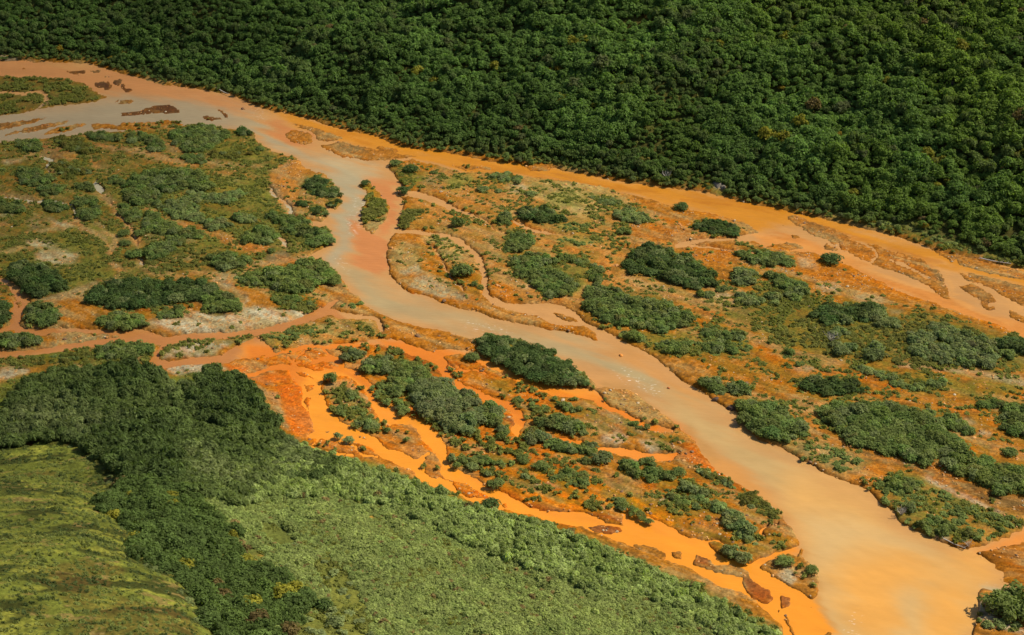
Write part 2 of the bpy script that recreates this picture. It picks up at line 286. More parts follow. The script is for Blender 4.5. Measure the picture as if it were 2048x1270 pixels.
wpaint('#A8693A', .9, 3, ['P 345,800 400,790 400,820 345,820', 'P 40,880 75,880 75,895 40,895', 'P -10,870 12,870 12,890 -10,890'])
wpaint('#B9B09A', 1, 3, ['A 530,730 640,730 640,850 530,850', 'A 0,840 460,870 460,1010 420,1010 400,920 0,880', 'A 210,600 320,620 320,770 250,770', 'A 1550,780 1760,980 1700,990 1550,820', 'A 680,950 860,1200 860,1270 810,1270', 'A 1600,1070 1700,1150 1690,1170 1600,1120'])  # pale sky reflection painted into the left meadow pools and rills
wpaint('#B3691F', .7, 3, ['F 0,300,14 180,310,20 420,350,18 600,380,14', 'F 60,260,10 260,280,14 480,330,12', 'F 860,440,14 1000,480,20 1180,540,16', 'F 1250,570,12 1400,610,16 1560,670,14', 'F 560,470,10 640,520,14 760,530,10', 'F 1100,740,10 1300,800,14 1500,870,12', 'F 1000,640,8 1150,700,12 1400,790,12 1700,900,12 1950,1010,12', 'B 700,300,10 850,350,14 1000,400,12', 'B 1500,500,10 1700,540,14 1950,560,10', 'E 900,290,8 1000,280,10 1200,310,12 1500,350,14 1800,400,14'])
wpaint('#E2A25C', .7, 3, ['F 850,590,10 1000,640,14 1300,740,16 1700,880,18 2000,1020,18', 'F 450,470,14 620,560,18 800,590,12', 'F 1480,620,10 1560,660,14 1640,760,12 1660,860,10', 'F 1750,740,8 1900,830,10 2048,930,12'])
wpaint('#B98A50', .5, 5, ['P 1415,925,14 1480,985,22 1560,1050,16', 'P 1380,850,16 1440,920,18', 'P 1190,770,10 1280,800,14 1370,880,16', 'P 1600,1100,10 1640,1190,14 1660,1260,10', 'P 860,605,8 960,640,8 1100,672,8'])
foam = blur(rmask(['P 1225,738 1262,735 1290,760 1330,775 1320,795 1285,780 1240,758', 'P 705,395 735,395 735,425 705,425', 'P 690,420 720,440 715,480 695,460', 'P 915,640 960,645 1030,662 1000,668 930,655', 'P 1690,1228 1720,1230 1715,1270 1690,1265', 'P 498,215 520,218 540,250 515,245', 'P 1965,1165 1985,1168 1990,1178 1970,1180', 'P 660,500 690,520 700,545 680,540']), 5)
# ------------------------------------------------------------------ willow thickets and bushes of the floodplain
# (where, shrub radius in metres, tint, shapes read off the sheet); one-bush rows say "bush" and hold one small shape each
THICKETS = [
 ('in the thicket crowning the upper left bank above the main river bend', 1.7, 'mid', 'A 1000,490 1100,455 1230,448 1300,465 1340,505 1280,540 1230,590 1120,600 1040,565 1010,525'),
 ('in the small group at the river edge right of the bank-top thicket', 1.5, 'dark', 'A 1375,475 1460,470 1470,495 1390,500'),
 ('along the short row under the bank-top thicket of the left meadow', 1.4, 'mid', 'A 1070,625 1150,620 1220,650 1180,670 1080,660'),
 ('in the loose row below the bank-top thicket, left meadow', 1.2, 'olive', 'A 1220,600 1330,600 1470,605 1440,640 1230,630'),
 ('in the first clump at the left end of the braided gravel shore', 1.5, 'mid', 'A 520,495 600,492 720,515 700,535 540,525|A 740,492 840,490 850,520 780,545'),
 ('in the clump just left of the bank-top thicket', 1.5, 'mid', 'A 840,525 930,505 950,560 975,595 880,590'),
 ('in the strip below the braided gravel shore on the far left', 1.3, 'olive', 'A 310,515 480,520 510,560 560,600 500,612 380,570'),
 ('beside the first pale pool at the far left shore', 1.5, 'mid', 'A 100,535 230,540 245,580 190,600 110,565'),
 ('in the dark clump left of the winding pale rill', 1.5, 'mid', 'A 110,695 200,705 300,740 310,780 200,800 120,770|A 0,690 30,685 25,735 0,738'),
 ('in the clump right of the winding pale rill', 1.2, 'olive', 'A 300,665 500,655 540,715 430,755 320,720'),
 ('in the broad dark thicket at the middle of the left meadow', 1.8, 'mid', 'A 705,785 780,745 900,705 1100,705 1200,745 1250,790 1180,830 1090,800 950,850 900,890 820,908 725,862'),
 ('in the group around the white pool of the left meadow', 1.4, 'mid', 'A 640,750 710,750 710,785 650,785|A 440,785 550,790 540,825 460,815|A 230,805 370,805 360,840 250,850'),
 ('in the pale row right of the broad dark thicket, left meadow', 1.3, 'pale', 'A 1090,835 1250,860 1400,822 1450,850 1330,900 1150,900|A 900,905 1100,870 1150,920 1000,960 920,930'),
 ('on the near side of the pale row, left meadow', 1.4, 'pale', 'A 1000,945 1150,935 1200,980 1150,1005 1030,990|A 1190,995 1320,1000 1350,1040 1230,1060|A 1370,975 1500,962 1490,1010 1390,1010'),
 ('along the stony rill that runs down the left meadow', 1.4, 'mid', 'A 700,915 800,930 830,1000 760,1000 710,960|A 850,962 930,962 930,1000 860,1005'),
 ('in the clumps at the far left edge of the meadow', 1.5, 'mid', 'A 420,875 560,872 570,910 450,910|A 460,935 570,932 580,980 480,1000|A 0,895 130,902 150,950 60,960 0,950|A 260,892 340,892 400,950 280,940'),
 ('in the pale thicket left of the stony orange rill', 1.5, 'green', 'A 830,1015 1000,1012 1060,1060 1030,1090 880,1070|A 1060,1055 1190,1062 1180,1100 1080,1100'),
 ('in the rounded clump above the river elbow, left bank', 1.6, 'mid', 'A 1480,1045 1600,1062 1620,1110 1560,1145 1490,1110|A 1410,1088 1475,1088 1470,1130 1415,1130'),
 ('in the thicket on the left bank point at the river elbow', 1.6, 'mid', 'A 1560,955 1700,982 1800,1012 1820,1080 1720,1090 1600,1020|A 1800,1065 1930,1065 1940,1130 1850,1150 1800,1130'),
 ('in the dark clump on the small left-bank sand bar by the river', 1.4, 'dark', 'A 1772,782 1840,752 1930,790 1990,850 1900,865 1820,830'),
 ('at the lower tip of the small left-bank sand bar', 1.2, 'dark', 'A 1920,882 2000,882 1990,920 1930,915|A 1750,892 1800,892 1800,925 1755,925|A 1810,925 1900,932 1920,970 1850,965'),
 ('in the clump by the pale rill in the lower left meadow', 1.5, 'mid', 'C 830,292 920,262 1060,195 1100,230 1020,290 950,330 860,360|C 740,305 820,302 820,335 750,335'),
 ('in the clump at the lower end of the left meadow', 1.7, 'mid', 'C 1230,345 1330,315 1440,332 1480,365 1400,400 1260,400'),
 ('in the large dark thicket at the left edge above the orange side creek', 1.9, 'dark', 'C 30,395 130,365 260,405 380,472 400,530 300,555 180,550 130,510 50,450'),
 ('in the longest dark thicket on the grey silt flat', 1.9, 'dark', 'C 490,570 600,525 700,475 830,465 960,485 1080,485 1200,485 1265,520 1230,570 1100,590 900,628 700,635 560,608'),
 ('in the bright thicket at the right end of the long dark thicket', 1.7, 'green', 'C 1185,592 1270,562 1380,582 1405,640 1300,662 1200,640'),
 ('in the round clump inside the bend of the orange side creek', 1.7, 'mid', 'C 140,645 220,612 330,660 340,720 230,730 150,700'),
 ('in the low green band above the orange side creek', 1.5, 'green', 'C 560,690 700,672 850,692 850,730 740,758 600,742'),
 ('in the row at the right end of the low green band', 1.2, 'green', 'C 870,680 980,635 1080,640 1060,690 920,700'),
 ('in the island clump between two arms of the side creek, left edge', 1.5, 'mid', 'C 0,802 130,787 230,812 255,832 130,858 0,858'),
 ('in the thicket just above the near willow wood by the side creek', 1.6, 'mid', 'C 560,882 680,842 800,842 890,880 860,908 700,932 580,918'),
 ('in the light green thicket on the silt flat by the main river', 1.8, 'green', 'C 1370,462 1500,432 1650,392 1800,368 1905,372 1930,410 1975,450 1990,490 1920,490 1850,500 1800,530 1700,540 1580,500 1440,508'),
 ('at the left picture edge inside the side creek loop', 1.7, 'dark', 'C -120,600 20,600 55,645 60,690 10,745 -120,760'),
 ('in the low band under the side creek by the willow wood', 1.1, 'olive', 'C 160,940 340,912 530,892 520,930 380,950 200,968'),
 ('in the scattered low green bushes on the pale silt', 1.0, 'green', 'C 1560,545 1640,535 1850,612 1885,640 1760,650 1650,640 1600,582'),
 ('in the pale green row right of the confluence point', 1.2, 'pale', 'E 825,305 855,280 950,282 1030,325 1020,352 900,338 835,325'),
 ('in the dark clump at the middle of the gravel plain', 1.6, 'dark', 'E 995,512 1050,488 1150,492 1250,555 1180,572 1060,558 1000,545'),
 ('left of the dark clump in the middle of the gravel plain', 1.4, 'mid', 'E 845,560 900,528 948,540 935,582 870,578'),
 ('in the greyish patch on the upper gravel plain below the far creek', 1.3, 'pale', 'E 1550,505 1650,492 1750,540 1740,575 1640,575 1560,542'),
 ('in the yellow-green patch on the upper gravel plain', .9, 'pale', 'E 1390,425 1480,422 1590,460 1550,500 1430,450'),
 ('in the clump above the ring-shaped thicket', 1.3, 'mid', 'E 910,700 960,645 1050,652 1080,700 1000,740 920,748'),
 ('in the ring-shaped thicket right of the orange loop channel', 1.5, 'mid', 'E 950,785 1100,755 1200,800 1200,850 1250,900 1335,930 1330,960 1250,998 1160,998 1080,940 1060,890 940,888'),
 ('in the curved arm of the ring-shaped thicket', 1.3, 'green', 'E 1200,765 1290,772 1440,812 1470,860 1458,930 1400,920 1400,850 1300,800 1210,790'),
 ('in the widest thicket on the right bank of the main river', 1.7, 'mid', 'P 1170,585 1194,572 1214,582 1247,590 1282,604 1322,598 1350,615 1374,632 1378,645 1358,655 1330,662 1290,660 1250,650 1200,640 1176,622'),
 ('in the darkest thicket in the middle of the right-hand plain', 1.9, 'dark', 'G 430,245 462,182 520,148 620,132 700,152 800,205 900,265 945,295 955,345 850,375 740,345 640,298 480,285'),
 ('in the tail of the darkest thicket on the right-hand plain', 1.3, 'mid', 'G 960,362 1050,362 1055,390 980,392|G 862,408 950,402 952,430 880,428'),
 ('in the long clump between the orange flats at right', 1.5, 'mid', 'G 1092,172 1160,152 1290,168 1420,202 1415,230 1300,238 1150,213'),
 ('in the far clump near the orange far-bank creek', 1.3, 'dark', 'F 102,440 230,412 375,460 380,498 270,498 130,463'),
 ('on the rim of the meadow, first grey-green clump from the darkest thicket', 1.6, 'grey', 'G 1062,282 1150,262 1215,282 1175,350 1100,358'),
 ('in the row on the meadow rim below the orange flat', 1.5, 'mid', 'G 1242,295 1350,305 1475,342 1500,415 1405,448 1380,380 1280,320'),
 ('in the pale bushes under the meadow rim row', 1.3, 'pale', 'G 1080,405 1200,412 1255,460 1180,478 1090,440|G 1262,415 1340,405 1388,450 1320,478'),
 ('in the broad dark pair in the middle of the right meadow', 2.0, 'dark', 'G 1525,512 1640,475 1740,465 1970,492 1955,540 1860,556 1760,548 1740,588 1600,576'),
 ('at the right end of the dark meadow pair', 1.5, 'grey', 'G 1892,562 2020,555 2040,600 1920,608|G 1602,622 1720,605 1755,640 1660,662'),
 ('in the grey round clump of the right meadow', 1.7, 'grey', 'G 1830,732 1900,695 1955,730 1938,788 1850,778|G 1672,702 1760,702 1750,755 1690,752'),
 ('in the rusty ground patch behind the widest right bank thicket', 1.3, 'mid', 'G 872,622 960,602 1000,640 1125,642 1115,678 1000,668 900,648|G 892,712 960,685 1078,712 1075,758 960,758'),
 ('in the fringe along the right bank below the widest thicket', 1.3, 'green', 'G 640,685 800,702 818,748 700,758 622,720|G 432,632 540,642 540,698 460,668'),
 ('in the row left of the grey meadow clump', 1.2, 'mid', 'G 1352,765 1400,742 1428,780 1380,800|G 1420,822 1530,795 1608,820 1560,848'),
 ('in the pale row between meadow and lower plain', 1.2, 'pale', 'G 1740,815 1900,852 2048,905 2048,925 1960,890 1800,860'),
 ('in the dark row on orange soil in the lower right plain', 1.7, 'dark', 'G 1412,912 1480,902 1580,922 1720,898 1820,922 1885,968 1780,988 1600,988 1480,956'),
 ('in the clump at the river edge upstream of the bank thicket', 1.6, 'mid', 'G 882,930 950,902 1020,950 1048,978 950,998|G 1062,962 1150,942 1178,998 1100,998'),
 ('in the oval thicket overhanging the right bank', 1.9, 'mid', 'G 1112,1062 1200,1035 1330,1062 1430,1132 1518,1235 1400,1268 1270,1250 1160,1180 1112,1110'),
 ('in the largest thicket of the lower right plain', 1.9, 'mid', 'H 865,655 950,598 1060,615 1200,625 1340,635 1480,685 1560,742 1620,802 1698,840 1698,895 1580,915 1480,955 1300,905 1230,895 1110,845 1000,815 942,750 882,720'),
 ('in the thicket trailing to the right edge above the dark wet channel', 1.8, 'green', 'H 1585,960 1700,905 1840,935 1822,980 2048,1000 2300,1060 2300,1180 2048,1130 1930,1138 1820,1098 1770,1040 1640,1008'),
 ('in the pale row behind the largest thicket', 1.4, 'mid', 'H 1452,652 1580,662 1560,680 1470,680|H 1562,685 1660,705 1755,780 1700,798 1600,740'),
 ('in the clump at the right edge level with the largest thicket', 1.8, 'mid', 'H 1912,662 1980,625 2300,615 2300,800 2048,788 1930,768 1902,720'),
 ('in the small row above the right-edge clump', 1.3, 'mid', 'H 1782,612 1850,592 1955,602 1880,640 1805,635'),
 ('in the open grey-green scrub of the right meadow', 1.5, 'grey', 'H 1385,205 1600,172 1875,262 1885,330 1855,398 1700,388 1560,368 1402,328|H 1492,152 1600,152 1598,200 1502,198'),
 ('at the far right end of the meadow beside the orange channel', 1.6, 'dark', 'H 1882,242 1960,212 2300,280 2300,330 2048,320 1990,308 1902,290'),
 ('in the low scatter on the orange soil right of the meadow', 1.0, 'pale', 'H 1022,375 1250,442 1400,502 1500,482 1680,472 1450,538 1300,518 1152,432'),
 ('at the upper corner of the cut-bank meadow, lower right', 1.3, 'green', 'K 1252,372 1310,342 1450,382 1438,428 1340,428 1252,400'),
 ('on the edge of the cut bank, lower right', 1.2, 'green', 'K 1440,625 1550,595 1635,650 1618,700 1500,690|K 1672,672 1720,655 1778,690 1770,720 1690,715'),
 ('in the dark island thicket between main river and orange braid', 1.9, 'dark', 'P 952,682 978,674 1040,682 1083,704 1128,727 1160,748 1182,768 1130,770 1060,754 1010,732 975,705'),
 ('on the grey knob right of the rusty fan', 1.3, 'grey', 'I 682,225 760,175 815,200 790,230 740,240 700,240'),
 ('in the grey-green clump at the head of the braid island', 1.6, 'mid', 'I 805,292 870,235 950,225 980,260 958,308 880,308 822,318'),
 ('in the bright upper half of the large braid island thicket', 1.3, 'green', 'I 962,332 1020,265 1100,275 1198,332 1188,378 1100,368 1050,428 990,448 962,390|I 1010,475 1050,520 1065,555 1030,558'),
 ('in the grey-green lower half of the large braid island thicket', 1.9, 'grey', 'I 1102,422 1180,345 1300,372 1420,422 1495,500 1498,598 1400,645 1280,628 1150,538 1112,480'),
 ('at the right tip of the large braid island thicket', 1.6, 'mid', 'I 1502,525 1560,495 1615,540 1618,598 1530,618|I 1582,642 1650,625 1675,650 1620,678'),
 ('on the pale gravel tongue between the two orange braids', .9, 'pale', 'I 655,425 740,425 785,460 720,465|I 760,605 860,592 928,630 870,652'),
 ('in the row of grey bushes at the end of the orange braid', 1.4, 'grey', 'J 435,382 500,365 570,385 570,415 480,425 435,408'),
 ('second in the row of bushes below the sand flat', 1.4, 'mid', 'J 565,435 640,425 730,452 738,488 640,478'),
 ('third in the row of bushes below the sand flat', 1.4, 'green', 'J 745,455 820,445 865,470 850,498 760,488|J 762,525 830,522 828,560 782,540'),
 ('around the pale patch beside the short orange channel', 1.4, 'mid', 'J 982,545 1040,545 1105,590 1100,610 1030,600|J 1102,605 1200,585 1285,595 1285,638 1200,655 1112,630'),
 ('in the upper half of the long bush line along the river bar', 1.5, 'pale', 'J 1332,645 1420,665 1508,740 1500,788 1420,730 1342,680'),
 ('in the lower half of the long bush line along the river bar', 1.5, 'pale', 'J 1512,745 1590,785 1688,872 1775,960 1795,1025 1720,998 1640,918 1560,828'),
 ('in the low scatter beside the long bush line', 1.0, 'green', 'J 1262,705 1330,722 1400,790 1350,808 1280,750|J 1402,745 1478,790 1470,830 1410,790'),
 ('in the short line at the mouth of the lower bar', 1.3, 'pale', 'J 1592,1055 1660,1055 1748,1110 1735,1128 1640,1098'),
 ('in the clump on the brown sand below the orange braid', 1.5, 'mid', 'J 492,295 560,285 640,292 700,302 795,340 788,372 680,358 560,328'),
 ('in the low row above the grey mud of the sand flat', 1.0, 'green', 'J 562,155 660,182 740,232 815,250 700,248 600,188'),
 ('in the slim row beside the thin orange channel', 1.0, 'green', 'J 1012,292 1060,292 1168,350 1138,358 1040,318'),
 ('in the straight hedge-like row above the near orange creek', 1.1, 'green', 'J 0,525 100,512 250,532 330,542 395,560 320,562 150,545 50,540'),
 ('on the river-bar slope with low scrub, lower middle', .9, 'olive', 'J 1682,742 1780,722 1878,800 1925,860 1898,888 1800,830 1702,780'),
 ('on the brown bar shoulder beside the main river', .8, 'olive', 'J 1450,580 1510,600 1640,665 1640,690 1560,660 1460,610'),
 ('in the green scatter on the orange mud, lower middle', .9, 'green', 'J 545,642 680,595 805,612 795,678 700,678 622,650|J 922,762 1000,755 1100,832 1185,900 1178,928 1080,868 982,820'),
]
# ------------------------------------------------------------------ what the ground is made of
GC = np.empty((RH, RW, 3), np.float32); GC[:] = lin('#99662C')
TUFT = np.zeros((RH, RW), np.float32)          # how much low green cover
STONE = np.full((RH, RW), 0.2, np.float32)    # how many loose stones
def gpaint(hexc, a, f, strs, tuft=None, stone=None):
    b, m = soft(strs, f); m = m * a
    GC[b] = GC[b] * (1 - m[..., None]) + lin(hexc).astype(np.float32) * m[..., None]
    if tuft is not None: TUFT[b] = TUFT[b] * (1 - m) + tuft * m
    if stone is not None: STONE[b] = STONE[b] * (1 - m) + stone * m
MEAD_L = ['P -420,325 0,285 140,276 171,266 400,254 506,266 560,310 600,330 560,360 575,400 540,438 600,448 660,460 664,490 620,505 480,560 300,570 150,590 60,600 0,590 -420,640']
gpaint('#5C5829', .92, 7, MEAD_L, .38, .02)
gpaint('#67642E', .7, 12, ['P 200,380 420,330 560,330 600,440 640,480 480,520 330,500', 'P 0,470 160,470 240,560 80,590 0,560'], .6)
gpaint('#565226', .9, 4, ['A -900,150 0,150 120,165 240,160 380,170 480,195 500,215 580,255 640,275 560,300 430,320 250,345 0,385 -900,470'], .6, .02)
gpaint('#7C5C3A', .85, 3, ['A 240,545 330,572 470,622 475,650 380,662 260,640 228,600', 'A 500,560,20 700,590,26 870,610,36 1000,650,44 1150,690,30 1300,690,14'], .05)
gpaint('#A2713C', .9, 3, ['A 895,612 1000,640 1080,680 1230,688 1130,715 1000,682 900,640', 'A 390,600 470,625 470,648 390,640', 'A 530,655 580,655 580,700 535,700', 'A 1150,750,20 1300,735,24 1450,745,18 1560,760,14', 'A 600,850,30 640,890,40 680,930,24'], .05)
gpaint('#8A7048', .85, 3, ['A 620,850,44 700,960,50 780,1080,50 810,1160,30 830,1260,24', 'C 640,330,50 690,265,50 640,210,40 590,190,26', 'C 650,370,36 720,440,30', 'A 440,980,30 470,1040,40 590,1100,44 660,1180,40', 'A -200,840,26 0,850,26 180,880,36 430,910,26', 'A 940,500,30 960,560,40 1060,600,44 1090,620,30', 'A 220,600,30 300,640,40 320,740,30', 'A 0,1040,30 60,1030,20'], .08, .15)
gpaint('#9A713E', .9, 3, ['A 780,900,26 900,955,32 1000,1010,40 1150,1050,56 1290,1090,56 1400,1160,66 1500,1175,56 1600,1160,40'], .05, .5)
gpaint('#B4703A', .7, 4, ['A 1040,1020 1180,1040 1200,1075 1100,1060', 'A 1400,1150 1580,1150 1580,1180 1430,1185', 'A 770,880 850,900 850,940 790,920', 'C 760,180 790,180 830,280 790,280'], .05)
gpaint('#A9743C', .95, 3, ['A 1560,745 1640,680 1740,640 1790,720 1760,800 1720,900 1770,1000 1720,995 1620,905 1600,820'], .05, .9)
gpaint('#94825F', .8, 3, ['A 1580,790,30 1650,870,44 1700,940,60 1740,990,30', 'A 1680,670,16 1640,760,30'], 0, 1)
gpaint('#8E7446', .95, 3, ['A 1760,740 1900,735 2000,860 1995,920 1880,1012 1760,965 1735,880'], .1, .3)
gpaint('#A59A70', .85, 4, ['C 200,330 330,308 470,320 440,372 330,402 230,372', 'C 300,135 400,140 420,175 310,170', 'C 150,245 300,250 330,280 200,290', 'C 520,450 560,460 550,480 520,470', 'C 0,60 60,55 70,100 0,100', 'C 170,140 230,145 220,165 170,160', 'C 200,300 330,290 420,300 250,312', 'A 840,910 900,905 890,930 840,935', 'A 1340,765 1420,768 1400,785 1340,780', 'C 1080,240 1180,225 1100,260', 'A 850,1090 940,1110 900,1130 850,1110', 'A 1150,640 1230,650 1180,665'], .12, .5)
gpaint('#7A7636', .7, 7, ['A 1230,540 1500,590 1620,640 1500,660 1250,620', 'A 1230,770 1500,770 1600,850 1580,910 1400,900 1280,830', 'C 320,290 560,300 640,300 560,250 420,200', 'A 500,1000 700,1080 640,1180 560,1120', 'C 380,400 640,420 690,460 560,480 400,520'], .8)
gpaint('#A08A5C', .8, 2, ['A 620,850,26 700,960,30 780,1080,30 810,1160,20 830,1260,16', 'C 650,370,22 720,440,24', 'C 640,330,30 690,265,30 640,210,24 590,190,16', 'A 440,980,18 470,1040,24 590,1100,26 660,1180,24', 'A 0,850,18 180,880,24 430,910,18', 'A 230,600,18 300,640,26 320,740,20', 'A 500,560,12 700,590,16 870,610,20 1000,650,24 1150,690,16', 'A 1150,640,12 1300,680,14 1500,690,12 1640,720,12', 'C 0,330,16 120,300,22 260,300,16', 'C 150,200,14 300,180,20 420,170,14', 'A 40,680,14 120,650,18 210,600,14', 'A 380,1040,14 500,1010,18 620,1040,14', 'C 880,400,14 1000,360,16 1150,340,14'], .02, .5)
gpaint('#B5AC86', .9, 3, ['C 210,335 330,312 460,325 430,365 330,395 240,370', 'C 300,138 390,145 410,170 310,165', 'C 0,62 60,57 68,98 0,98', 'A 30,660 110,655 110,670 30,675', 'C 160,250 290,255 320,275 210,285'], .03, .6)
# silt flats of the left side
gpaint('#95835C', .95, 3, ['C 200,592 400,540 600,490 700,458 900,436 1200,440 1400,420 1500,370 1700,340 1850,318 1900,352 1650,386 1430,440 1350,470 1400,560 1450,640 1850,650 1870,670 1700,722 1400,772 1000,795 900,765 830,742 1000,668 1200,680 1180,620 1270,540 1200,470 850,455 600,520 450,582 250,612'], .04, .3)
gpaint('#A87C44', .75, 4, ['C 880,440 1250,432 1260,470 900,470', 'C 1330,440 1420,430 1500,400 1500,380 1400,420', 'C 930,720 1000,740 960,770 860,750'], .03, .4)
gpaint('#B9B192', .95, 3, ['C 880,722 1050,668 1300,682 1440,652 1862,656 1845,690 1650,722 1400,762 1100,785 960,765', 'C 0,1005 90,980 185,1020 60,1045 0,1055'], .02, .4)
gpaint('#7E6F50', .8, 3, ['C 1700,322,56 1560,352,50', 'C 1400,540,40 1440,590,30', 'C 1830,640,20 1880,640,14'], 0)
gpaint('#A8A080', .7, 2, ['C 1430,570,14 1450,600,18 1430,620,12', 'C 1290,470 1380,500 1330,520'], 0)
gpaint('#4E3A1E', .9, 2, ['C 620,640,24 800,655,30 940,632,14', 'C 1200,650,26 1300,672,24 1370,660,10'], 0)
gpaint('#B8622A', .8, 3, ['C 1820,610 1900,600 1930,605 1880,630 1830,632', 'C 780,850 840,870 800,940 760,945'], 0)
gpaint('#8E8058', .95, 3, ['C 280,850 400,810 600,788 780,798 760,822 500,842 330,868'], .04, .5)
gpaint('#8F6A3E', .9, 3, ['C 250,800 330,782 425,776 380,802 290,812'], 0)
gpaint('#887B54', .9, 3, ['C -400,870 0,868 270,850 150,888 0,896 -400,910', 'C 130,715 240,740 390,742 300,770 150,772'], .1, .3)
gpaint('#5E592C', .9, 4, ['C -500,960 0,938 300,900 560,890 900,888 870,960 700,982 300,1000 0,992 -500,1040'], .7, .05)
gpaint('#9C8C66', .8, 3, ['C 300,930 390,918 395,962 310,972', 'C 440,980,14 560,990,20', 'C 640,940,20 800,935,24 850,920,12'], .1)
gpaint('#AAA286', .95, 2, ['C 950,925 1000,872 1100,832 1250,820 1385,830 1340,862 1250,902 1100,912 1000,932', 'C 1370,905 1430,840 1520,830 1542,870 1460,905 1380,926', 'C 1640,833 1700,815 1900,820 1850,852 1700,862', 'C 960,1002 1100,970 1300,970 1320,1002 1180,1042 1060,1042', 'D 330,530 470,520 480,545 340,580', 'I 100,120 180,125 220,180 60,220'], .05, 1)
gpaint('#686530', .9, 3, ['C 920,940 1000,860 1130,812 1300,803 1310,822 1120,835 1020,880 960,930', 'C 1400,800 1700,775 1900,740 1950,760 1750,800 1450,812'], .9)
gpaint('#A38A55', .9, 4, ['D 200,520 330,500 450,480 700,430 860,425 905,480 880,522 600,548 350,575 250,590'], .08, .3)
gpaint('#8A8550', .6, 4, ['D 350,480 600,450 760,450 600,490 400,510', 'D 580,540 670,520 640,545'], .6)
gpaint('#A66A2C', .95, 5, ['D 900,395 1000,418 1300,490 1470,522 1500,600 1400,605 1200,580 1000,532 930,500', 'B 1700,1000'][:1], .02, .8)
gpaint('#6E5638', .7, 3, ['D 890,410,24 930,470,34 940,520,30', 'D 1480,600,20 1530,640,24', 'D 640,340,12 700,290,16'], 0)
# right of the river, upper part
gpaint('#AC7C46', .9, 6, ['E 290,600 420,380 560,250 800,270 980,300 1150,320 1350,340 1600,420 1750,560 2048,640 2048,900 1500,1060 1100,1090 800,880 500,640'], .1, .2)
gpaint('#A6935F', .9, 6, ['E 900,345 1040,360 1250,318 1500,370 1600,420 1650,480 1400,560 1240,545 1100,432 920,402', 'E 400,660 560,660 650,700 700,780 620,830 500,780'], .28, .4)
gpaint('#B0A888', .8, 4, ['E 900,350 1030,365 1040,395 930,400', 'E 1240,470 1290,490 1240,500', 'E 820,780 880,780 870,810', 'E 1020,930 1060,940 1050,960 1010,955'], .05)
gpaint('#8B8A4C', .75, 5, ['E 550,350 620,290 720,290 740,340 640,390 560,395', 'E 1100,410 1280,400 1420,440 1350,500 1200,480', 'E 1190,600 1300,575 1410,590 1380,625 1200,630', 'E 1200,660 1500,655 1480,690 1350,720 1230,710'], .75)
gpaint('#6B6A34', .8, 4, ['E 225,240 300,255 420,290 500,320 440,370 320,360', 'E 900,620 1060,640 1090,700 1000,750 900,740', 'E 1240,820 1380,830 1400,930 1320,1000 1180,1010 1060,900'], .8)
gpaint('#8F7A54', .85, 5, ['E 400,335 470,300 560,250 610,300 540,350 450,400', 'E 1700,560 1780,570 1700,620', 'E 860,760 800,700 780,640 900,700'], .05, .3)
gpaint('#A9662A', .85, 6, ['E 1640,480 1760,520 1900,560 2048,560 2048,640 1880,700 1700,720 1560,690 1650,620', 'E 420,390 540,400 640,430 480,430', 'E 880,560 960,540 1100,620 1000,620', 'E 600,480 760,520 760,560 640,540'], .02, .9)
gpaint('#B06A2C', .9, 4, ['E 420,720 500,720 560,870 500,880 430,800', 'E 780,830 860,830 900,920 1000,1050 920,1045 820,980', 'E 640,980 720,975 700,1010'], .03, .6)
gpaint('#94804E', .9, 4, ['E 230,780 300,690 400,700 420,850 330,885 240,845'], .1, .3)
gpaint('#9F9574', .95, 3, ['E 330,950 400,900 500,888 590,950 700,1040 560,1032 400,992', 'E 280,860 400,820 420,880 330,890', 'E 1620,1000,10 1650,1010,10'], .02, .3)
gpaint('#7D6C4C', .85, 3, ['E 500,890 580,930 640,1000 720,1040 880,1080 860,1095 700,1050 600,1010', 'E 900,1090 1050,1085 1160,1130 1050,1120', 'G 240,590 290,640 300,680 200,640'], 0)
gpaint('#A5641E', .95, 2, ['E 225,870,26 290,960,34 420,1008,28 560,1038,22 800,1082,34 1000,1122,40 1250,1192,40 1450,1255,26', 'E 215,720,10 225,800,14'], 0, 1)
gpaint('#C2661C', .9, 3, ['E 970,905 1060,905 1050,935 990,930', 'D 1700,175 1790,180 1780,200 1710,195', 'I 1490,170,14 1530,200,16'], 0)
gpaint('#B5722E', .8, 5, ['F 0,240 200,260 420,300 600,330 400,330 200,310 0,300', 'F 0,340 220,360 400,440 480,470 300,420 0,370'], 0, 1)
gpaint('#8C7550', .9, 4, ['F 0,500 200,480 400,500 480,520 300,540 0,560'], .02, .3)
gpaint('#A8682C', .9, 5, ['F 0,590 250,545 400,600 700,680 1000,720 1200,770 1400,850 1200,810 960,790 700,740 400,690 280,680 0,600'], .02, 1)
gpaint('#A59A78', .9, 4, ['F 700,620 800,640 860,700 740,680', 'F 830,790 960,780 960,860 870,840', 'F 1020,860 1150,850 1250,890 1200,905 1060,890', 'F 230,850 340,840 380,920 200,930', 'F 1880,1240 1960,1245 1950,1275 1880,1270', 'F 1260,950 1340,945 1330,970 1260,968'], .1, .6)
gpaint('#99662F', .9, 4, [s for s in BARS if s[0] == 'F'] + [s for s in BARS if s[0] == 'B'] + [BARS[5]], 0, .5)
gpaint('#5E4226', .95, 3, BARS[8:14])
gpaint('#6F5330', .9, 3, BARS[14:21])
gpaint('#85754F', .75, 5, ['F 700,430 850,470 1000,500 1040,560 900,530 760,480', 'F 1480,680 1560,720 1600,830 1540,780', 'F 1700,690 2048,790 2048,830 1850,780', 'F 1690,800 1790,820 1860,890 1780,860', 'B 720,400 900,400 980,450 860,470', 'B 560,300 760,345 800,380 700,370'], 0, .3)
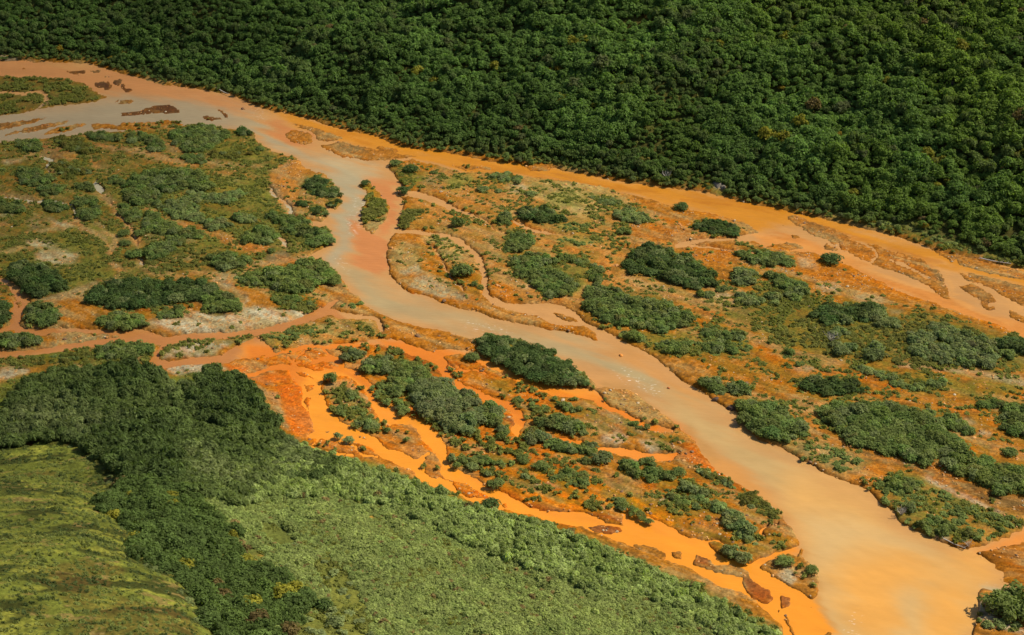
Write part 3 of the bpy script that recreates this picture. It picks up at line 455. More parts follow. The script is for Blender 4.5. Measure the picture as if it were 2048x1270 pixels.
gpaint('#9E6228', .6, 4, ['F 980,580 1120,600 1200,660 1080,640', 'F 1200,600 1350,620 1440,680 1320,680', 'B 490,350 560,325 600,400 520,380'], 0)
gpaint('#97702F', .9, 3, ['P 719,369 742,366 752,381 768,395 779,416 770,440 742,471 728,451 720,440 728,410 731,383'], .85)
gpaint('#8D7C50', .95, 2, ['B 965,870 1040,850 1110,790 1080,860 1000,940'], .02)
gpaint('#A0662C', .9, 2, ['B 1060,870 1112,790 1108,810 1010,938'], 0)
# meadow right of the river
gpaint('#B08E60', .85, 6, ['G 400,300 480,320 560,345 740,400 860,430 1060,430 1250,545 1100,560 900,505 700,445 500,402'], .1, .3)
gpaint('#5C5827', .85, 8, ['G 1130,440 1300,430 1500,420 1700,490 2048,520 2048,800 1750,780 1400,740 1200,700 1150,640 1080,580 1000,560', 'H 700,100 1100,150 1500,60 1880,200 2048,330 2048,450 1600,410 1250,410 1000,360 800,300 500,260 480,160'], .6, .05)
gpaint('#6E6A30', .75, 6, ['G 1180,330 1380,380 1520,420 1560,500 1300,490 1200,420', 'G 420,640 800,640 1130,640 1200,760 900,790 640,760', 'H 1020,370 1250,430 1500,440 1700,470 1650,540 1450,560 1200,500', 'H 1750,470 2048,480 2048,540 1800,580 1600,560'], .7)
gpaint('#A8622A', .8, 5, ['G 1130,620 1260,660 1340,720 1280,750 1180,700', 'G 860,640 1000,640 1010,690 900,670', 'G 830,770 1050,770 1060,800 860,795', 'G 1370,690 1460,730 1440,780 1400,760', 'H 480,230 600,240 600,280 500,270', 'H 640,240 740,300 770,340 680,300', 'H 1000,390 1120,420 1250,470 1100,500 950,440', 'H 1170,500 1300,520 1250,560', 'H 1740,500 1830,510 1800,540'], .05, .4)
gpaint('#A33F16', .8, 3, ['G 830,650 900,645 880,675', 'H 860,350,12 930,370,20 1000,390,14', 'H 1120,430,16 1210,460,20', 'H 1180,520 1280,510 1260,540', 'H 1280,600 1310,620 1300,640'], 0)
gpaint('#A49979', .9, 3, ['H 1300,388,22 1500,405,22 1700,430,24 2048,490,40 2400,560,50', 'H 700,410,20 760,425,26 830,420,14', 'H 1660,700 1740,700 1770,760 1700,740', 'H 1770,770 1850,780 1850,810 1780,800', 'H 1360,384 1400,380 1400,410 1340,400'], .08, .8)
gpaint('#B5713A', .7, 8, ['H 580,600 760,660 900,800 1000,850 940,850 800,780 740,690', 'H 1240,560 1500,600 1760,640 1800,700 1560,640 1300,600', 'H 800,420 1000,410 1150,460 960,480', 'H 280,420 480,470 640,500 480,500'], .05, .6)
gpaint('#66502F', .95, 4, ['H 1010,842 1150,915 1400,955 1560,1000 1800,1110 2048,1185 2300,1240 2300,1320 2048,1252 1850,1200 1640,1112 1480,1052 1330,990 1130,952'], .02, .5)
gpaint('#A8632A', .75, 3, ['H 1200,940,14 1400,960,26 1560,1010,30 1700,1080,20', 'H 1660,1100,10 1800,1140,14'], 0, 1)
gpaint('#B37537', .95, 4, ['H 1000,1042 1150,980 1330,1008 1260,1072 1150,1112 1050,1082'], .03, .7)
gpaint('#8B7A4C', .85, 5, ['H 620,850 750,840 900,850 1030,900 1150,960 1010,1040 880,1010 760,950'], .4, .3)
gpaint('#7C6E3A', .85, 5, ['K 1140,410 1250,350 1450,350 1600,440 1800,540 2040,592 2020,662 1880,722 1700,724 1480,692 1330,602 1200,472'], .65, .2)
gpaint('#A0783C', .6, 5, ['K 1430,420 1560,460 1600,520 1480,480', 'K 1600,560 1760,600 1900,690 1780,700', 'K 1350,480 1440,520 1420,560'], .2)
gpaint('#B5A98C', .9, 3, ['H 1480,1060,26 1600,1122,30 1750,1190,26 1900,1250,16', 'K 1500,695,14 1600,725,20', 'K 1780,1080 1850,1090 1900,1200 2000,1240 2100,1300 1850,1240 1780,1200', 'K 1990,850 2048,840 2048,870 2000,875', 'K 2010,795 2048,790 2048,815'], .06, .6)
gpaint('#9A5F26', .9, 4, ['K 1760,790 1950,745 2400,600 2400,1100 2048,1005 1990,960 1910,910 1850,850'], 0, .5)
gpaint('#B0712C', .8, 4, ['K 1900,920 2000,950 2048,970 2048,1010 1960,980', 'K 1780,1010 1900,1010 1960,1050 1880,1080 1790,1060'], 0, 1.6)
gpaint('#B86C22', .8, 6, ['F 480,545,40 700,620,44 950,680,44 1200,790,50 1500,890,50 1800,990,50 2048,1120,50', 'F 0,520,20 250,510,30 450,530,30'], .02, .8)
gpaint('#B26A28', .7, 2, ['F 700,400,10 900,470,14 1050,540,16 1150,600,14', 'F 1010,590,12 1150,640,20 1180,560,10', 'F 1160,640,12 1200,600,16 1260,660,14', 'F 1300,640,16 1440,700,24 1540,760,14', 'F 1700,700,10 1850,770,12 2048,850,14', 'F 700,460,8 800,500,10 900,540,8'], 0)
gpaint('#6E5634', .7, 2, ['F 760,420,14 900,470,18', 'F 1500,690,14 1590,800,18', 'F 1390,690,10 1480,740,12', 'F 1730,790,14 1850,850,14'], 0)
# near braids
gpaint('#9A6A30', .9, 5, ['I 1300,350 1450,290 1700,350 2048,450 2048,700 1760,640 1700,520 1500,440', 'J 250,250 480,240 760,200 880,240 1050,330 1300,370 1400,470 1200,460 1000,420 600,400 430,380 380,300'], .06, .3)
gpaint('#857450', .85, 5, ['J 800,265 960,240 1040,330 1190,380 1170,402 900,372 800,300', 'J 330,90 480,120 560,170 420,150', 'I 1480,450 1700,520 1740,560 1560,500', 'J 480,90 620,140 760,160 640,160'], .06, .2)
gpaint('#A9875A', .9, 4, ['J 480,480 700,508 790,560 650,572 540,542', 'J 70,440 250,430 300,462 180,492 90,482', 'J 1250,750 1300,790 1400,850 1330,830 1250,790', 'J 380,600 480,600 470,640 380,640', 'J 1420,900 1560,880 1640,940 1500,980 1420,960'], .08, .5)
gpaint('#B3AA92', .9, 3, ['J 1110,440 1180,420 1272,466 1180,482', 'J 890,400 960,378 1050,410 980,442 900,430', 'J 400,702 600,680 660,700 550,722 430,712', 'J 1040,528 1110,530 1090,550', 'J 1230,750 1270,780 1250,800', 'J 1900,1190 1990,1160 2020,1220 1990,1250'], .04, .5)
gpaint('#94592A', .95, 4, ['J 390,440 560,438 540,502 480,562 400,522', 'J 560,560 780,580 1000,640 1060,690 900,660 640,610'], .02, .4)
gpaint('#A47A44', .9, 3, ['J 1060,130 1200,242 1350,352 1460,482 1400,472 1280,402 1150,332 1080,272 900,172 950,100'], .02, .8)
gpaint('#D8801F', .9, 6, ['J 380,742 600,720 900,700 1100,760 1250,842 1330,922 1200,922 1000,862 800,832 640,832 480,812', 'J 240,720 400,720 420,790 320,770'], .12, .8)
gpaint('#A85A18', .85, 2, ['J 430,800,22 600,830,22 760,852,22 900,862,26 1080,912,26 1200,932,12', 'J 1300,940,10 1420,990,20 1560,1060,20'], 0, .6)
gpaint('#A8561E', .9, 4, ['J 1330,500 1430,480 1530,560 1650,640 1760,722 1800,762 1700,742 1560,652 1440,572 1330,542', 'J 1280,470 1420,430 1480,510 1380,500'], .02, .6)
gpaint('#8C5526', .7, 4, ['J 1640,700 1740,760 1830,840 1900,900 1820,900 1700,790', 'J 1500,560 1620,640 1740,720 1680,720 1560,640'], .25, .3)
gpaint('#A5682A', .7, 5, ['J 1300,820 1500,880 1700,1000 1740,1060 1560,1030 1380,960'], .1, .6)
gpaint('#8F4A1C', .95, 3, ['I 890,160 1040,160 1130,210 1240,280 1262,322 1212,332 1130,272 1060,212 960,172', 'I 1290,250 1330,260 1340,330 1300,320', 'I 1500,480 1620,520 1680,560 1640,590 1560,540', 'I 1640,560 1690,600 1680,640 1650,600'], 0, .4)
gpaint('#C8641A', .95, 4, ['I 280,402 360,385 470,378 485,480 505,560 522,650 450,692 390,682 360,602 340,502', 'I 0,262 130,280 110,322 20,322', 'I 1180,620 1350,670 1640,710 1630,732 1400,722 1200,652', 'I 1060,460 1110,470 1130,572 1060,562'], 0, .3)
gpaint('#BA5A1A', .9, 4, ['I 150,342 300,312 420,332 360,372 220,382', 'I 760,240 800,230 800,320 770,300', 'I 840,180,14 870,240,24 830,300,14'], 0)
gpaint('#A6611E', .9, 3, ['I 400,272 480,180 580,170 592,212 520,252 450,282', 'I 540,272 620,250 660,280 600,312', 'I 430,312 530,312 520,332 440,332', 'I 470,372 530,372 520,420 480,420', 'I 475,430 505,450 490,500', 'I 380,380,14 400,350,16'], 0, .3)
gpaint('#A2966F', .95, 3, ['I 580,402 660,338 740,350 800,442 860,512 930,612 850,642 720,592 640,522 590,452', 'I 690,270 770,270 760,302 710,302', 'I 350,192 460,170 440,192 360,206', 'I 920,170 1040,190 1020,206 930,212', 'I 290,420 320,480 350,600 370,660 330,640 300,520', 'I 180,420 280,430 300,500 220,440', 'I 860,470 940,480 900,500', 'I 740,170 830,200 820,240 770,240'], .15, .9)
gpaint('#7A7238', .7, 4, ['I 640,510 780,500 850,580 930,630 870,655 740,600 650,560', 'I 650,400 760,420 800,470 700,460', 'I 860,400 980,340 1100,420 1050,560 980,520 900,490'], .8)
gpaint('#9A6530', .9, 3, ['I 490,732 560,700 760,720 880,760 900,802 760,802 600,762', 'I 1160,800 1230,770 1262,872 1240,932 1160,902'], .08, .6)
gpaint('#A8925F', .9, 3, ['I 970,762 1060,740 1192,772 1150,802 1080,812 990,792', 'I 710,752 780,750 780,792 720,782'], .05, .6)
gpaint('#A36A2C', .9, 2, ['I 930,610 1100,600 1110,660 1000,680 930,650', 'I 1320,960 1400,950 1520,1020 1560,1052 1420,1042', 'I 560,640 600,560 640,580 620,640'], .02, 1.8)
gpaint('#A8521A', .7, 3, ['I 350,230,30 300,260,24 180,300,20', 'I 640,140,20 820,140,14', 'I 1000,175,30 1120,240,40 1220,300,40', 'I 760,340,20 830,440,24 880,520,20', 'I 1240,700,30 1330,840,30', 'I 470,330,30 560,340,20', 'I 1290,270,30 1350,360,30 1500,450,20', 'J 450,430,20 430,380,20', 'I 590,470,30 640,580,30 760,660,20', 'I 520,700,40 640,740,40 800,800,30', 'I 1400,210,30 1500,280,30 1640,320,24', 'I 1750,690,20 1700,740,20'], 0, .5)
gpaint('#7E3E14', .75, 2, ['I 920,165,16 1040,180,16 1130,230,22 1230,300,26', 'I 400,400,14 480,470,10 490,580,10', 'I 1330,250,20 1380,290,20', 'I 1300,260,16 1320,330,16', 'I 700,300,14 640,310,12', 'J 380,290,14 330,320,14', 'K 430,960,26 500,1030,30 550,1060,24'], 0)
gpaint('#CF7420', .8, 3, ['I 560,220,26 650,260,20', 'I 1380,250,12 1420,300,14 1340,330,10', 'I 1330,280,10 1450,290,10 1480,240,8', 'I 850,600,20 900,690,24', 'I 1130,560,20 1200,620,24', 'J 620,590,20 760,640,24 900,690,20', 'J 1180,780,30 1280,860,40', 'J 0,640,20 120,700,26', 'J 1560,900,16 1620,960,20 1700,1040,16', 'I 1700,1050,30 1900,1070,20'], 0, .4)
gpaint('#96622C', .95, 3, CREEK_BARS[:6] , 0, .5)
gpaint('#A0561A', .8, 3, ['K 390,940 480,970 572,1010 578,1060 530,1092 450,1052', 'K 620,1035 680,1060 685,1100 620,1122', 'J 800,925 870,908 960,918 1005,940 940,962 850,950'], 0)
gpaint('#A39472', .85, 4, ['K 620,880 680,850 720,900 690,980 640,950', 'K 760,1240 860,1240 880,1290 760,1290'], .02, .6)
gpaint('#9C6C36', .8, 3, ['K 500,880 560,830 640,810 640,900 560,910', 'K 700,880 790,850 840,960 820,1030 760,1000'], .08, .4)
# far bank edge and hillside floor
gpaint('#4B4A1E', .97, 5, ['P -420,92 0,116 180,122 330,164 490,196 600,230 760,272 900,300 1097,330 1247,361 1390,378 1560,413 1656,434 1724,450 1895,502 1981,520 2046,534 2450,634 2450,-90 -420,-90'], .5, 0)
gpaint('#77753A', .9, 5, ['F 1190,400 1400,400 1540,500 1400,500 1240,440', 'F 1300,470 1500,520 1800,620 2048,690 2300,760 2300,740 2048,660 1800,590 1550,510', 'O 1630,640 1720,650 1720,700 1640,690', 'O 1600,740 1680,735 1640,780', 'O 1380,200 1460,200 1440,240', 'O 1150,740 1210,740 1190,800', 'F 900,330 1000,380 960,410 900,380', 'F 220,240 290,240 280,262 230,262'], .8)
gpaint('#8C8A78', .9, 2, ['F 222,190 290,190 300,235 225,235', 'P -420,92 0,114 60,122 100,124 0,122 -420,104'], 0)
gpaint('#7E5A20', .7, 3, ['O 1060,100 1150,80 1160,120 1110,150', 'Q 1680,60 1780,30 1760,90 1700,110', 'Q 1080,70 1110,70 1110,100'], .3)
# near side
gpaint('#666E32', .97, 6, ['P -420,870 0,790 30,760 150,740 270,735 330,752 400,755 470,748 520,795 550,840 570,880 640,900 760,936 830,964 960,1014 1100,1048 1200,1092 1300,1136 1400,1176 1500,1236 1570,1276 1640,1340 1900,1620 -420,1620'], .7, 0)
gpaint('#7C7C34', .9, 6, ['P 655,1115 700,1150 728,1210 745,1290 780,1600 540,1600 560,1290 600,1250 640,1225 665,1200 640,1160 620,1130', 'P 0,770 25,762 20,810 0,820'], .8)
gpaint('#B98A38', .9, 4, ['M 1010,470 1100,470 1090,520 1030,520', 'M 1280,790 1350,795 1340,815 1290,812', 'M 1430,830 1570,815 1560,850 1450,870', 'M 1270,680 1320,670 1300,700', 'M 1370,1090 1410,1100 1390,1140', 'N 320,560 420,560 400,600 330,600'], .5)
gpaint('#C25A1E', 1, 1, ['L 975,345 1060,300 1130,275 1120,300 1060,335 1000,355', 'L 140,540 205,535 190,560 145,560', 'L -30,515 15,520 15,545 -30,545'], 0)
gpaint('#7A7530', .97, 4, ['P -420,935 -200,912 -60,897 0,890 60,883 130,881 180,905 222,948 238,1000 268,1070 300,1120 360,1150 398,1200 425,1270 470,1400 520,1600 -420,1650'], .75, 0)
ISKNOLL = blur(rmask(['P -420,935 -200,912 -60,897 0,890 60,883 130,881 180,905 222,948 238,1000 268,1070 300,1120 360,1150 398,1200 425,1270 470,1400 520,1600 -420,1650']), 6)

for _w, _r, _t, _s in THICKETS:
    gpaint('#59581F', .8, 5, _s.split('|'), .85, .02)
MOSS = np.zeros((RH, RW), np.float32)
for _a, _p in ((.5, ['P 780,325 1000,345 1240,395 1330,440 1250,500 1050,540 960,600 860,560 790,470', 'P 1000,480 1260,470 1300,560 1450,580 1700,590 2048,700 2400,800 2400,1060 2048,985 1900,960 1700,880 1560,830 1400,740 1240,660 1100,560']), (.75, ['P 880,880 1000,870 1180,900 1400,960 1560,1060 1600,1120 1480,1120 1300,1050 1050,1000 920,940', 'P 960,720 1180,800 1380,880 1350,900 1100,850 980,790']), (.8, ['P 330,700 480,660 760,640 770,665 560,700 340,730', 'P 640,790 700,770 760,860 680,850', 'P 720,700 830,690 1000,830 1010,880 860,870']), (.7, ['P 1720,960 2048,1050 2048,1070 1890,1085 1760,1020'])):
    b, m = soft(_p, 10); MOSS[b] = np.maximum(MOSS[b], m * _a)
for _w, _r, _t, _s in THICKETS:
    b, m = soft(_s.split('|'), 12); MOSS[b] = np.maximum(MOSS[b], np.clip(m * 2.0, 0, .85))

# ------------------------------------------------------------------ terrain and water sheets
def mesh_grid(name, x, y, z, keep, attrs, mats):
    """vertices on a (rows, cols) net; only the cells in keep become faces"""
    R, Cn = x.shape
    idx = np.arange(R * Cn).reshape(R, Cn)
    q = np.stack([idx[:-1, :-1], idx[:-1, 1:], idx[1:, 1:], idx[1:, :-1]], -1)[keep]
    used = np.zeros(R * Cn, bool); used[q.ravel()] = True
    new = np.cumsum(used) - 1
    q = new[q]
    me = bpy.data.meshes.new(name)
    co = np.stack([x.ravel(), y.ravel(), z.ravel()], 1)[used]
    me.vertices.add(len(co)); me.vertices.foreach_set('co', co.astype(np.float32).ravel())
    me.loops.add(q.size); me.loops.foreach_set('vertex_index', q.ravel().astype(np.int32))
    me.polygons.add(len(q)); me.polygons.foreach_set('loop_start', np.arange(0, q.size, 4, dtype=np.int32))
    me.polygons.foreach_set('loop_total', np.full(len(q), 4, np.int32))
    me.update(calc_edges=True)
    me.polygons.foreach_set('use_smooth', np.ones(len(q), bool))
    for n, a in attrs.items():
        if a.ndim == 3:
            at = me.attributes.new(n, 'FLOAT_COLOR', 'POINT')
            v = np.ones((R * Cn, 4), np.float32); v[:, :3] = a.reshape(-1, 3)
            at.data.foreach_set('color', v[used].ravel())
        else:
            at = me.attributes.new(n, 'FLOAT', 'POINT'); at.data.foreach_set('value', a.reshape(-1)[used].astype(np.float32))
    me.materials.append(mats)
    o = bpy.data.objects.new(name, me); COL.objects.link(o); o['kind'] = 'structure'
    return o

dep = np.radians(np.concatenate([np.linspace(72, 47, 40)[:-1], np.arange(47, 15.2, -0.052), np.linspace(15.2, 8.0, 90)[1:]]))
rad = CAM_H / np.tan(dep)
az = np.radians(np.concatenate([np.linspace(-48, -22.5, 60)[:-1], np.linspace(-22.5, 22.5, 900), np.linspace(22.5, 48, 60)[1:]]))
AZ, RA = np.meshgrid(az, rad)
TX, TY = RA * np.sin(AZ), RA * np.cos(AZ)
TH = ground(TX, TY)
PX, PY = survey(TX, TY, TH)
wx = (fbm(TX / 4, TY / 4, 0, 5) - .5); wy = (fbm(TX / 4 + 50, TY / 4, 1, 5) - .5)
fx_ = (fbm(TX / .9, TY / .9, 2, 2) - .5); fy_ = (fbm(TX / .9 + 31, TY / .9, 3, 2) - .5)
WET = look(wet1, PX + wx * 12 + fx_ * 7, PY + wy * 8 + fy_ * 5); WET2 = look(wet2, PX, PY); LOW = look(low1, PX, PY)
flat = TH < 0.6
# flow runs from the far left to the near right
fa = math.radians(-38); U = TX * math.cos(fa) + TY * math.sin(fa); V = -TX * math.sin(fa) + TY * math.cos(fa)
streak = fbm(U / 9, V / 1.6, 2, 4) - .5
rough1 = fbm(TX / 2.2, TY / 2.2, 6, 4) - .5
bank = np.where(WET > .5, -(WET - .5) * 0.9, (.5 - WET) * (0.25 + 0.75 * (1 - LOW) * (1 - WET2)))
TUF = look(TUFT, PX + wx * 14, PY + wy * 10)
TZ = TH + np.where(flat, bank, 0.45) + np.where(WET < .4, (rough1 * 0.16 + streak * 0.3) * (1 - .88 * LOW) * np.clip(1 - 2 * WET, 0, 1), 0) + TUF * np.maximum(rough1, 0) * 0.6
stain = blur(rmask(['I 0,250 200,180 600,120 900,120 1300,230 2048,420 2048,1270 1500,1100 900,800 450,720 250,420']), 12); c = look(GC, PX + wx * 20 + fx_ * 7, PY + wy * 13 + fy_ * 5)
k = (np.clip(look(blur(creek, 14), PX + wx * 22, PY + wy * 14) * 2.0, 0, 1) * look(stain, PX, PY) * .9)[..., None]; c = c * (1 - k) + lin('#CC6F1A') * k
ot = look(stain, PX, PY) * (.25 + .75 * sstep(.42, .60, .5 * fbm(U / 9, V / 2.4, 4, 5) + .5 * fbm(TX / 3, TY / 3, 2, 4))) * np.clip(1 - TUF * 1.1, 0, 1) * .62
k = ot[..., None]; c = c * (1 - k) + lin('#C4661A') * k
rt = look(MOSS, PX, PY) * sstep(.48, .64, fbm(U / 12 + 30, V / 2.6, 6, 5)) * np.clip(1 - TUF, 0, 1) * .6
k = rt[..., None]; c = c * (1 - k) + lin('#B9621C') * k
# sediment sorting: paler silt, rustier and darker streaks
a1 = fbm(U / 14 + 9, V / 2.6, 3, 5); a2 = fbm(U / 5, V / 1.3 + 40, 5, 4); a3 = fbm(TX / 1.1, TY / 1.1, 1, 3)
moss = look(MOSS, PX + wx * 20, PY + wy * 13) * np.clip(1 - 3 * WET, 0, 1)
mossk = moss * sstep(.44, .60, .6 * fbm(U / 8, V / 1.7, 1, 5) + .4 * fbm(TX / 2.2, TY / 2.2, 3, 3))
veg = np.clip(TUF * 1.3, 0, 1)[..., None]
pale = lin('#A08A5C'); rust = lin('#A8551A'); dark = lin('#5E4526'); green = lin('#636A2C')
far_or_near = ((TH > .6)[..., None]).astype(float)
k = (sstep(.52, .70, a1) * .65)[..., None] * (1 - veg) * (1 - far_or_near); c = c * (1 - k) + pale * k
k = (sstep(.55, .75, a2) * .35)[..., None] * (1 - veg) * (1 - far_or_near); c = c * (1 - k) + rust * k
k = (sstep(.58, .8, 1 - a2) * .45)[..., None] * (1 - far_or_near); c = c * (1 - k) + dark * k
k = (sstep(.45, .7, fbm(TX / 2.5, TY / 2.5, 4, 4)) * veg[..., 0] * .7)[..., None]; c = c * (1 - k) + green * k
a4 = fbm(TX / .8, TY / .8, 5, 3); a5 = fbm(U / 2.2, V / .7, 6, 4)
low_ = (1 - veg[..., 0]) * (1 - far_or_near[..., 0])
k = (sstep(.56, .72, a5) * .5 * low_)[..., None]; c = c * (1 - k) + lin('#5A3E20') * k
k = (sstep(.58, .72, 1 - a5) * .45 * low_)[..., None]; c = c * (1 - k) + lin('#B08A58') * k
k = (sstep(.60, .72, a4) * .5 * low_)[..., None]; c = c * (1 - k) + lin('#C08040') * k
c = c * (0.78 + .44 * a3)[..., None]
k = (mossk * .72)[..., None]; c = c * (1 - k) + (lin('#666225') * (.75 + .5 * a3[..., None])) * k
lum = c.mean(-1, keepdims=True); c = np.clip(lum + (c - lum) * np.where(flat, 1.12, 1.0)[..., None], 0.003, 1)
for hx, a_, sh in (('#84441A', .7, ['I 890,158 1040,158 1130,208 1245,280 1266,326 1210,336 1130,274 1060,214 960,172', 'I 1290,245 1335,260 1345,340 1300,325', 'I 1640,560 1690,600 1680,640 1650,600', 'J 800,922 870,905 960,916 1008,940 940,966 850,954', 'K 390,940 480,970 575,1010 580,1062 530,1094 450,1054', 'K 620,1035 680,1060 685,1100 620,1122', 'K 140,800 200,832 180,860 120,856', 'J 430,798,16 600,828,18 760,850,18 900,860,20 1080,910,20 1200,930,10']),
                  ('#C46418', .6, ['I 285,405 360,388 468,382 482,482 500,560 516,645 450,686 394,676 364,600 344,500', 'I 150,345 300,316 415,332 360,366 220,376', 'I 0,265 125,282 108,318 20,318', 'J 1335,505 1430,485 1530,562 1645,640 1560,645 1440,566']), ('#4C2C18', .85, BARS[8:14] + BARS[15:18])):
    b, m = soft(sh, 2); full = np.zeros((RH, RW), np.float32); full[b] = m
    k = (look(full, PX + wx * 14 + fx_ * 5, PY + wy * 9 + fy_ * 4) * a_ * np.clip(1 - TUF, 0, 1) * (.6 + .4 * sstep(.35, .55, a1)))[..., None]
    c = c * (1 - k) + lin(hx) * (.8 + .4 * a3[..., None]) * k
# grassy knoll: darker heath and yellow grass, fold shading painted into the dark bands
KN = look(ISKNOLL, PX, PY)
ka = math.radians(24)
def knoll_bands(x, y):
    u = x * math.cos(ka) + y * math.sin(ka); v = -x * math.sin(ka) + y * math.cos(ka) + (fbm(x / 5, y / 5, 2, 3) - .5) * 3
    return fbm(u / 7, v / 2.6, 1, 6), fbm(u / 3.6 + 7, v / 1.4, 6, 6)
KU = TX * math.cos(ka) + TY * math.sin(ka); KV = -TX * math.sin(ka) + TY * math.cos(ka)
n1, n2 = knoll_bands(TX, TY); n3 = fbm(TX / 9, TY / 9, 7, 3)
kc = lin('#73792E') + 0 * c
q = sstep(.46, .62, n1)[..., None]; kc = kc * (1 - q) + lin('#484C1E') * q
q = (sstep(.52, .66, n2) * .8)[..., None]; kc = kc * (1 - q) + lin('#96953A') * q
q = (sstep(.62, .72, n3) * .5)[..., None]; kc = kc * (1 - q) + lin('#6B5026') * q
q = (sstep(.68, .74, fbm(KU / 3, KV / 1.2, 0, 3)) * .8)[..., None]; kc = kc * (1 - q) + lin('#8F7A44') * q
kc = kc * (.62 + .5 * a3 + .26 * fbm(KU / 1.5, KV / .55, 4, 3))[..., None] * .88
c = c * (1 - KN[..., None]) + kc * KN[..., None]
# ground soaked at the water's edge
soak = np.where(flat, sstep(.02, .5, WET) * .45, 0)
c = c * (1 - soak[..., None] * np.array([.45, .55, .6]))
soak_a = np.where(flat, np.clip(sstep(.02, .45, WET) + LOW * .3, 0, 1), 0)

def nodes(m):
    m.use_nodes = True; nt = m.node_tree; nt.nodes.clear(); return nt, nt.nodes, nt.links
def ground_material():
    m = bpy.data.materials.new('floodplain sediment and turf'); nt, N, L = nodes(m)
    out = N.new('ShaderNodeOutputMaterial'); b = N.new('ShaderNodeBsdfPrincipled')
    a = N.new('ShaderNodeAttribute'); a.attribute_name = 'earth'
    w = N.new('ShaderNodeAttribute'); w.attribute_name = 'soak'
    geo = N.new('ShaderNodeNewGeometry')
    v = N.new('ShaderNodeTexVoronoi'); v.inputs['Scale'].default_value = 2.4; v.feature = 'F1'
    n = N.new('ShaderNodeTexNoise'); n.inputs['Scale'].default_value = 2.2; n.inputs['Detail'].default_value = 6; n.inputs['Roughness'].default_value = .7
    L.new(geo.outputs['Position'], v.inputs['Vector']); L.new(geo.outputs['Position'], n.inputs['Vector'])
    mr = N.new('ShaderNodeMapRange'); mr.inputs[1].default_value = .3; mr.inputs[2].default_value = .7; mr.inputs[3].default_value = .62; mr.inputs[4].default_value = 1.38
    L.new(n.outputs['Fac'], mr.inputs[0])
    hs = N.new('ShaderNodeSeparateColor'); L.new(v.outputs['Color'], hs.inputs[0])
    mr2 = N.new('ShaderNodeMapRange'); mr2.inputs[3].default_value = .78; mr2.inputs[4].default_value = 1.25; L.new(hs.outputs[0], mr2.inputs[0])
    mu = N.new('ShaderNodeMath'); mu.operation = 'MULTIPLY'; L.new(mr.outputs[0], mu.inputs[0]); L.new(mr2.outputs[0], mu.inputs[1])
    sc = N.new('ShaderNodeVectorMath'); sc.operation = 'SCALE'; L.new(a.outputs['Color'], sc.inputs[0]); L.new(mu.outputs[0], sc.inputs['Scale'])
    L.new(sc.outputs[0], b.inputs['Base Color'])
    ro = N.new('ShaderNodeMapRange'); ro.inputs[3].default_value = .95; ro.inputs[4].default_value = .55; L.new(w.outputs['Fac'], ro.inputs[0])
    L.new(ro.outputs[0], b.inputs['Roughness']); b.inputs['Specular IOR Level'].default_value = .1
    bp = N.new('ShaderNodeBump'); bp.inputs['Strength'].default_value = .5; bp.inputs['Distance'].default_value = .12
    L.new(n.outputs['Fac'], bp.inputs['Height']); L.new(bp.outputs[0], b.inputs['Normal'])
    L.new(b.outputs[0], out.inputs[0]); return m
def water_material():
    m = bpy.data.materials.new('silt-laden river water'); nt, N, L = nodes(m)
    out = N.new('ShaderNodeOutputMaterial'); b = N.new('ShaderNodeBsdfPrincipled')
    a = N.new('ShaderNodeAttribute'); a.attribute_name = 'silt'
    f = N.new('ShaderNodeAttribute'); f.attribute_name = 'foam'
    geo = N.new('ShaderNodeNewGeometry')
    mp = N.new('ShaderNodeMapping'); mp.inputs['Rotation'].default_value = (0, 0, math.radians(38)); mp.inputs['Scale'].default_value = (.35, 1.0, 1)
    L.new(geo.outputs['Position'], mp.inputs['Vector'])
    n = N.new('ShaderNodeTexNoise'); n.inputs['Scale'].default_value = 1.1; n.inputs['Detail'].default_value = 5; L.new(mp.outputs[0], n.inputs['Vector'])
    n2 = N.new('ShaderNodeTexNoise'); n2.inputs['Scale'].default_value = .16; n2.inputs['Detail'].default_value = 5; n2.inputs['Distortion'].default_value = .3; L.new(mp.outputs[0], n2.inputs['Vector'])
    mr = N.new('ShaderNodeMapRange'); mr.inputs[1].default_value = .3; mr.inputs[2].default_value = .7; mr.inputs[3].default_value = .94; mr.inputs[4].default_value = 1.06; L.new(n2.outputs['Fac'], mr.inputs[0])
    sc = N.new('ShaderNodeVectorMath'); sc.operation = 'SCALE'; L.new(a.outputs['Color'], sc.inputs[0]); L.new(mr.outputs[0], sc.inputs['Scale'])
    n3 = N.new('ShaderNodeTexNoise'); n3.inputs['Scale'].default_value = 2.6; n3.inputs['Detail'].default_value = 3; L.new(mp.outputs[0], n3.inputs['Vector'])
    th = N.new('ShaderNodeMapRange'); th.inputs[1].default_value = .61; th.inputs[2].default_value = .70; L.new(n3.outputs['Fac'], th.inputs[0])
    fm = N.new('ShaderNodeMath'); fm.operation = 'MULTIPLY'; L.new(th.outputs[0], fm.inputs[0]); L.new(f.outputs['Fac'], fm.inputs[1])
    mx = N.new('ShaderNodeMix'); mx.data_type = 'RGBA'; L.new(fm.outputs[0], mx.inputs[0]); L.new(sc.outputs[0], mx.inputs[6]); mx.inputs[7].default_value = (.8, .74, .62, 1)
    L.new(mx.outputs[2], b.inputs['Base Color'])
    b.inputs['Roughness'].default_value = .28; b.inputs['IOR'].default_value = 1.33; b.inputs['Specular IOR Level'].default_value = .28
    bp = N.new('ShaderNodeBump'); bp.inputs['Strength'].default_value = .45; bp.inputs['Distance'].default_value = .16
    L.new(n.outputs['Fac'], bp.inputs['Height']); L.new(bp.outputs[0], b.inputs['Normal'])
    L.new(b.outputs[0], out.inputs[0]); return m
MG, MW_ = ground_material(), water_material()
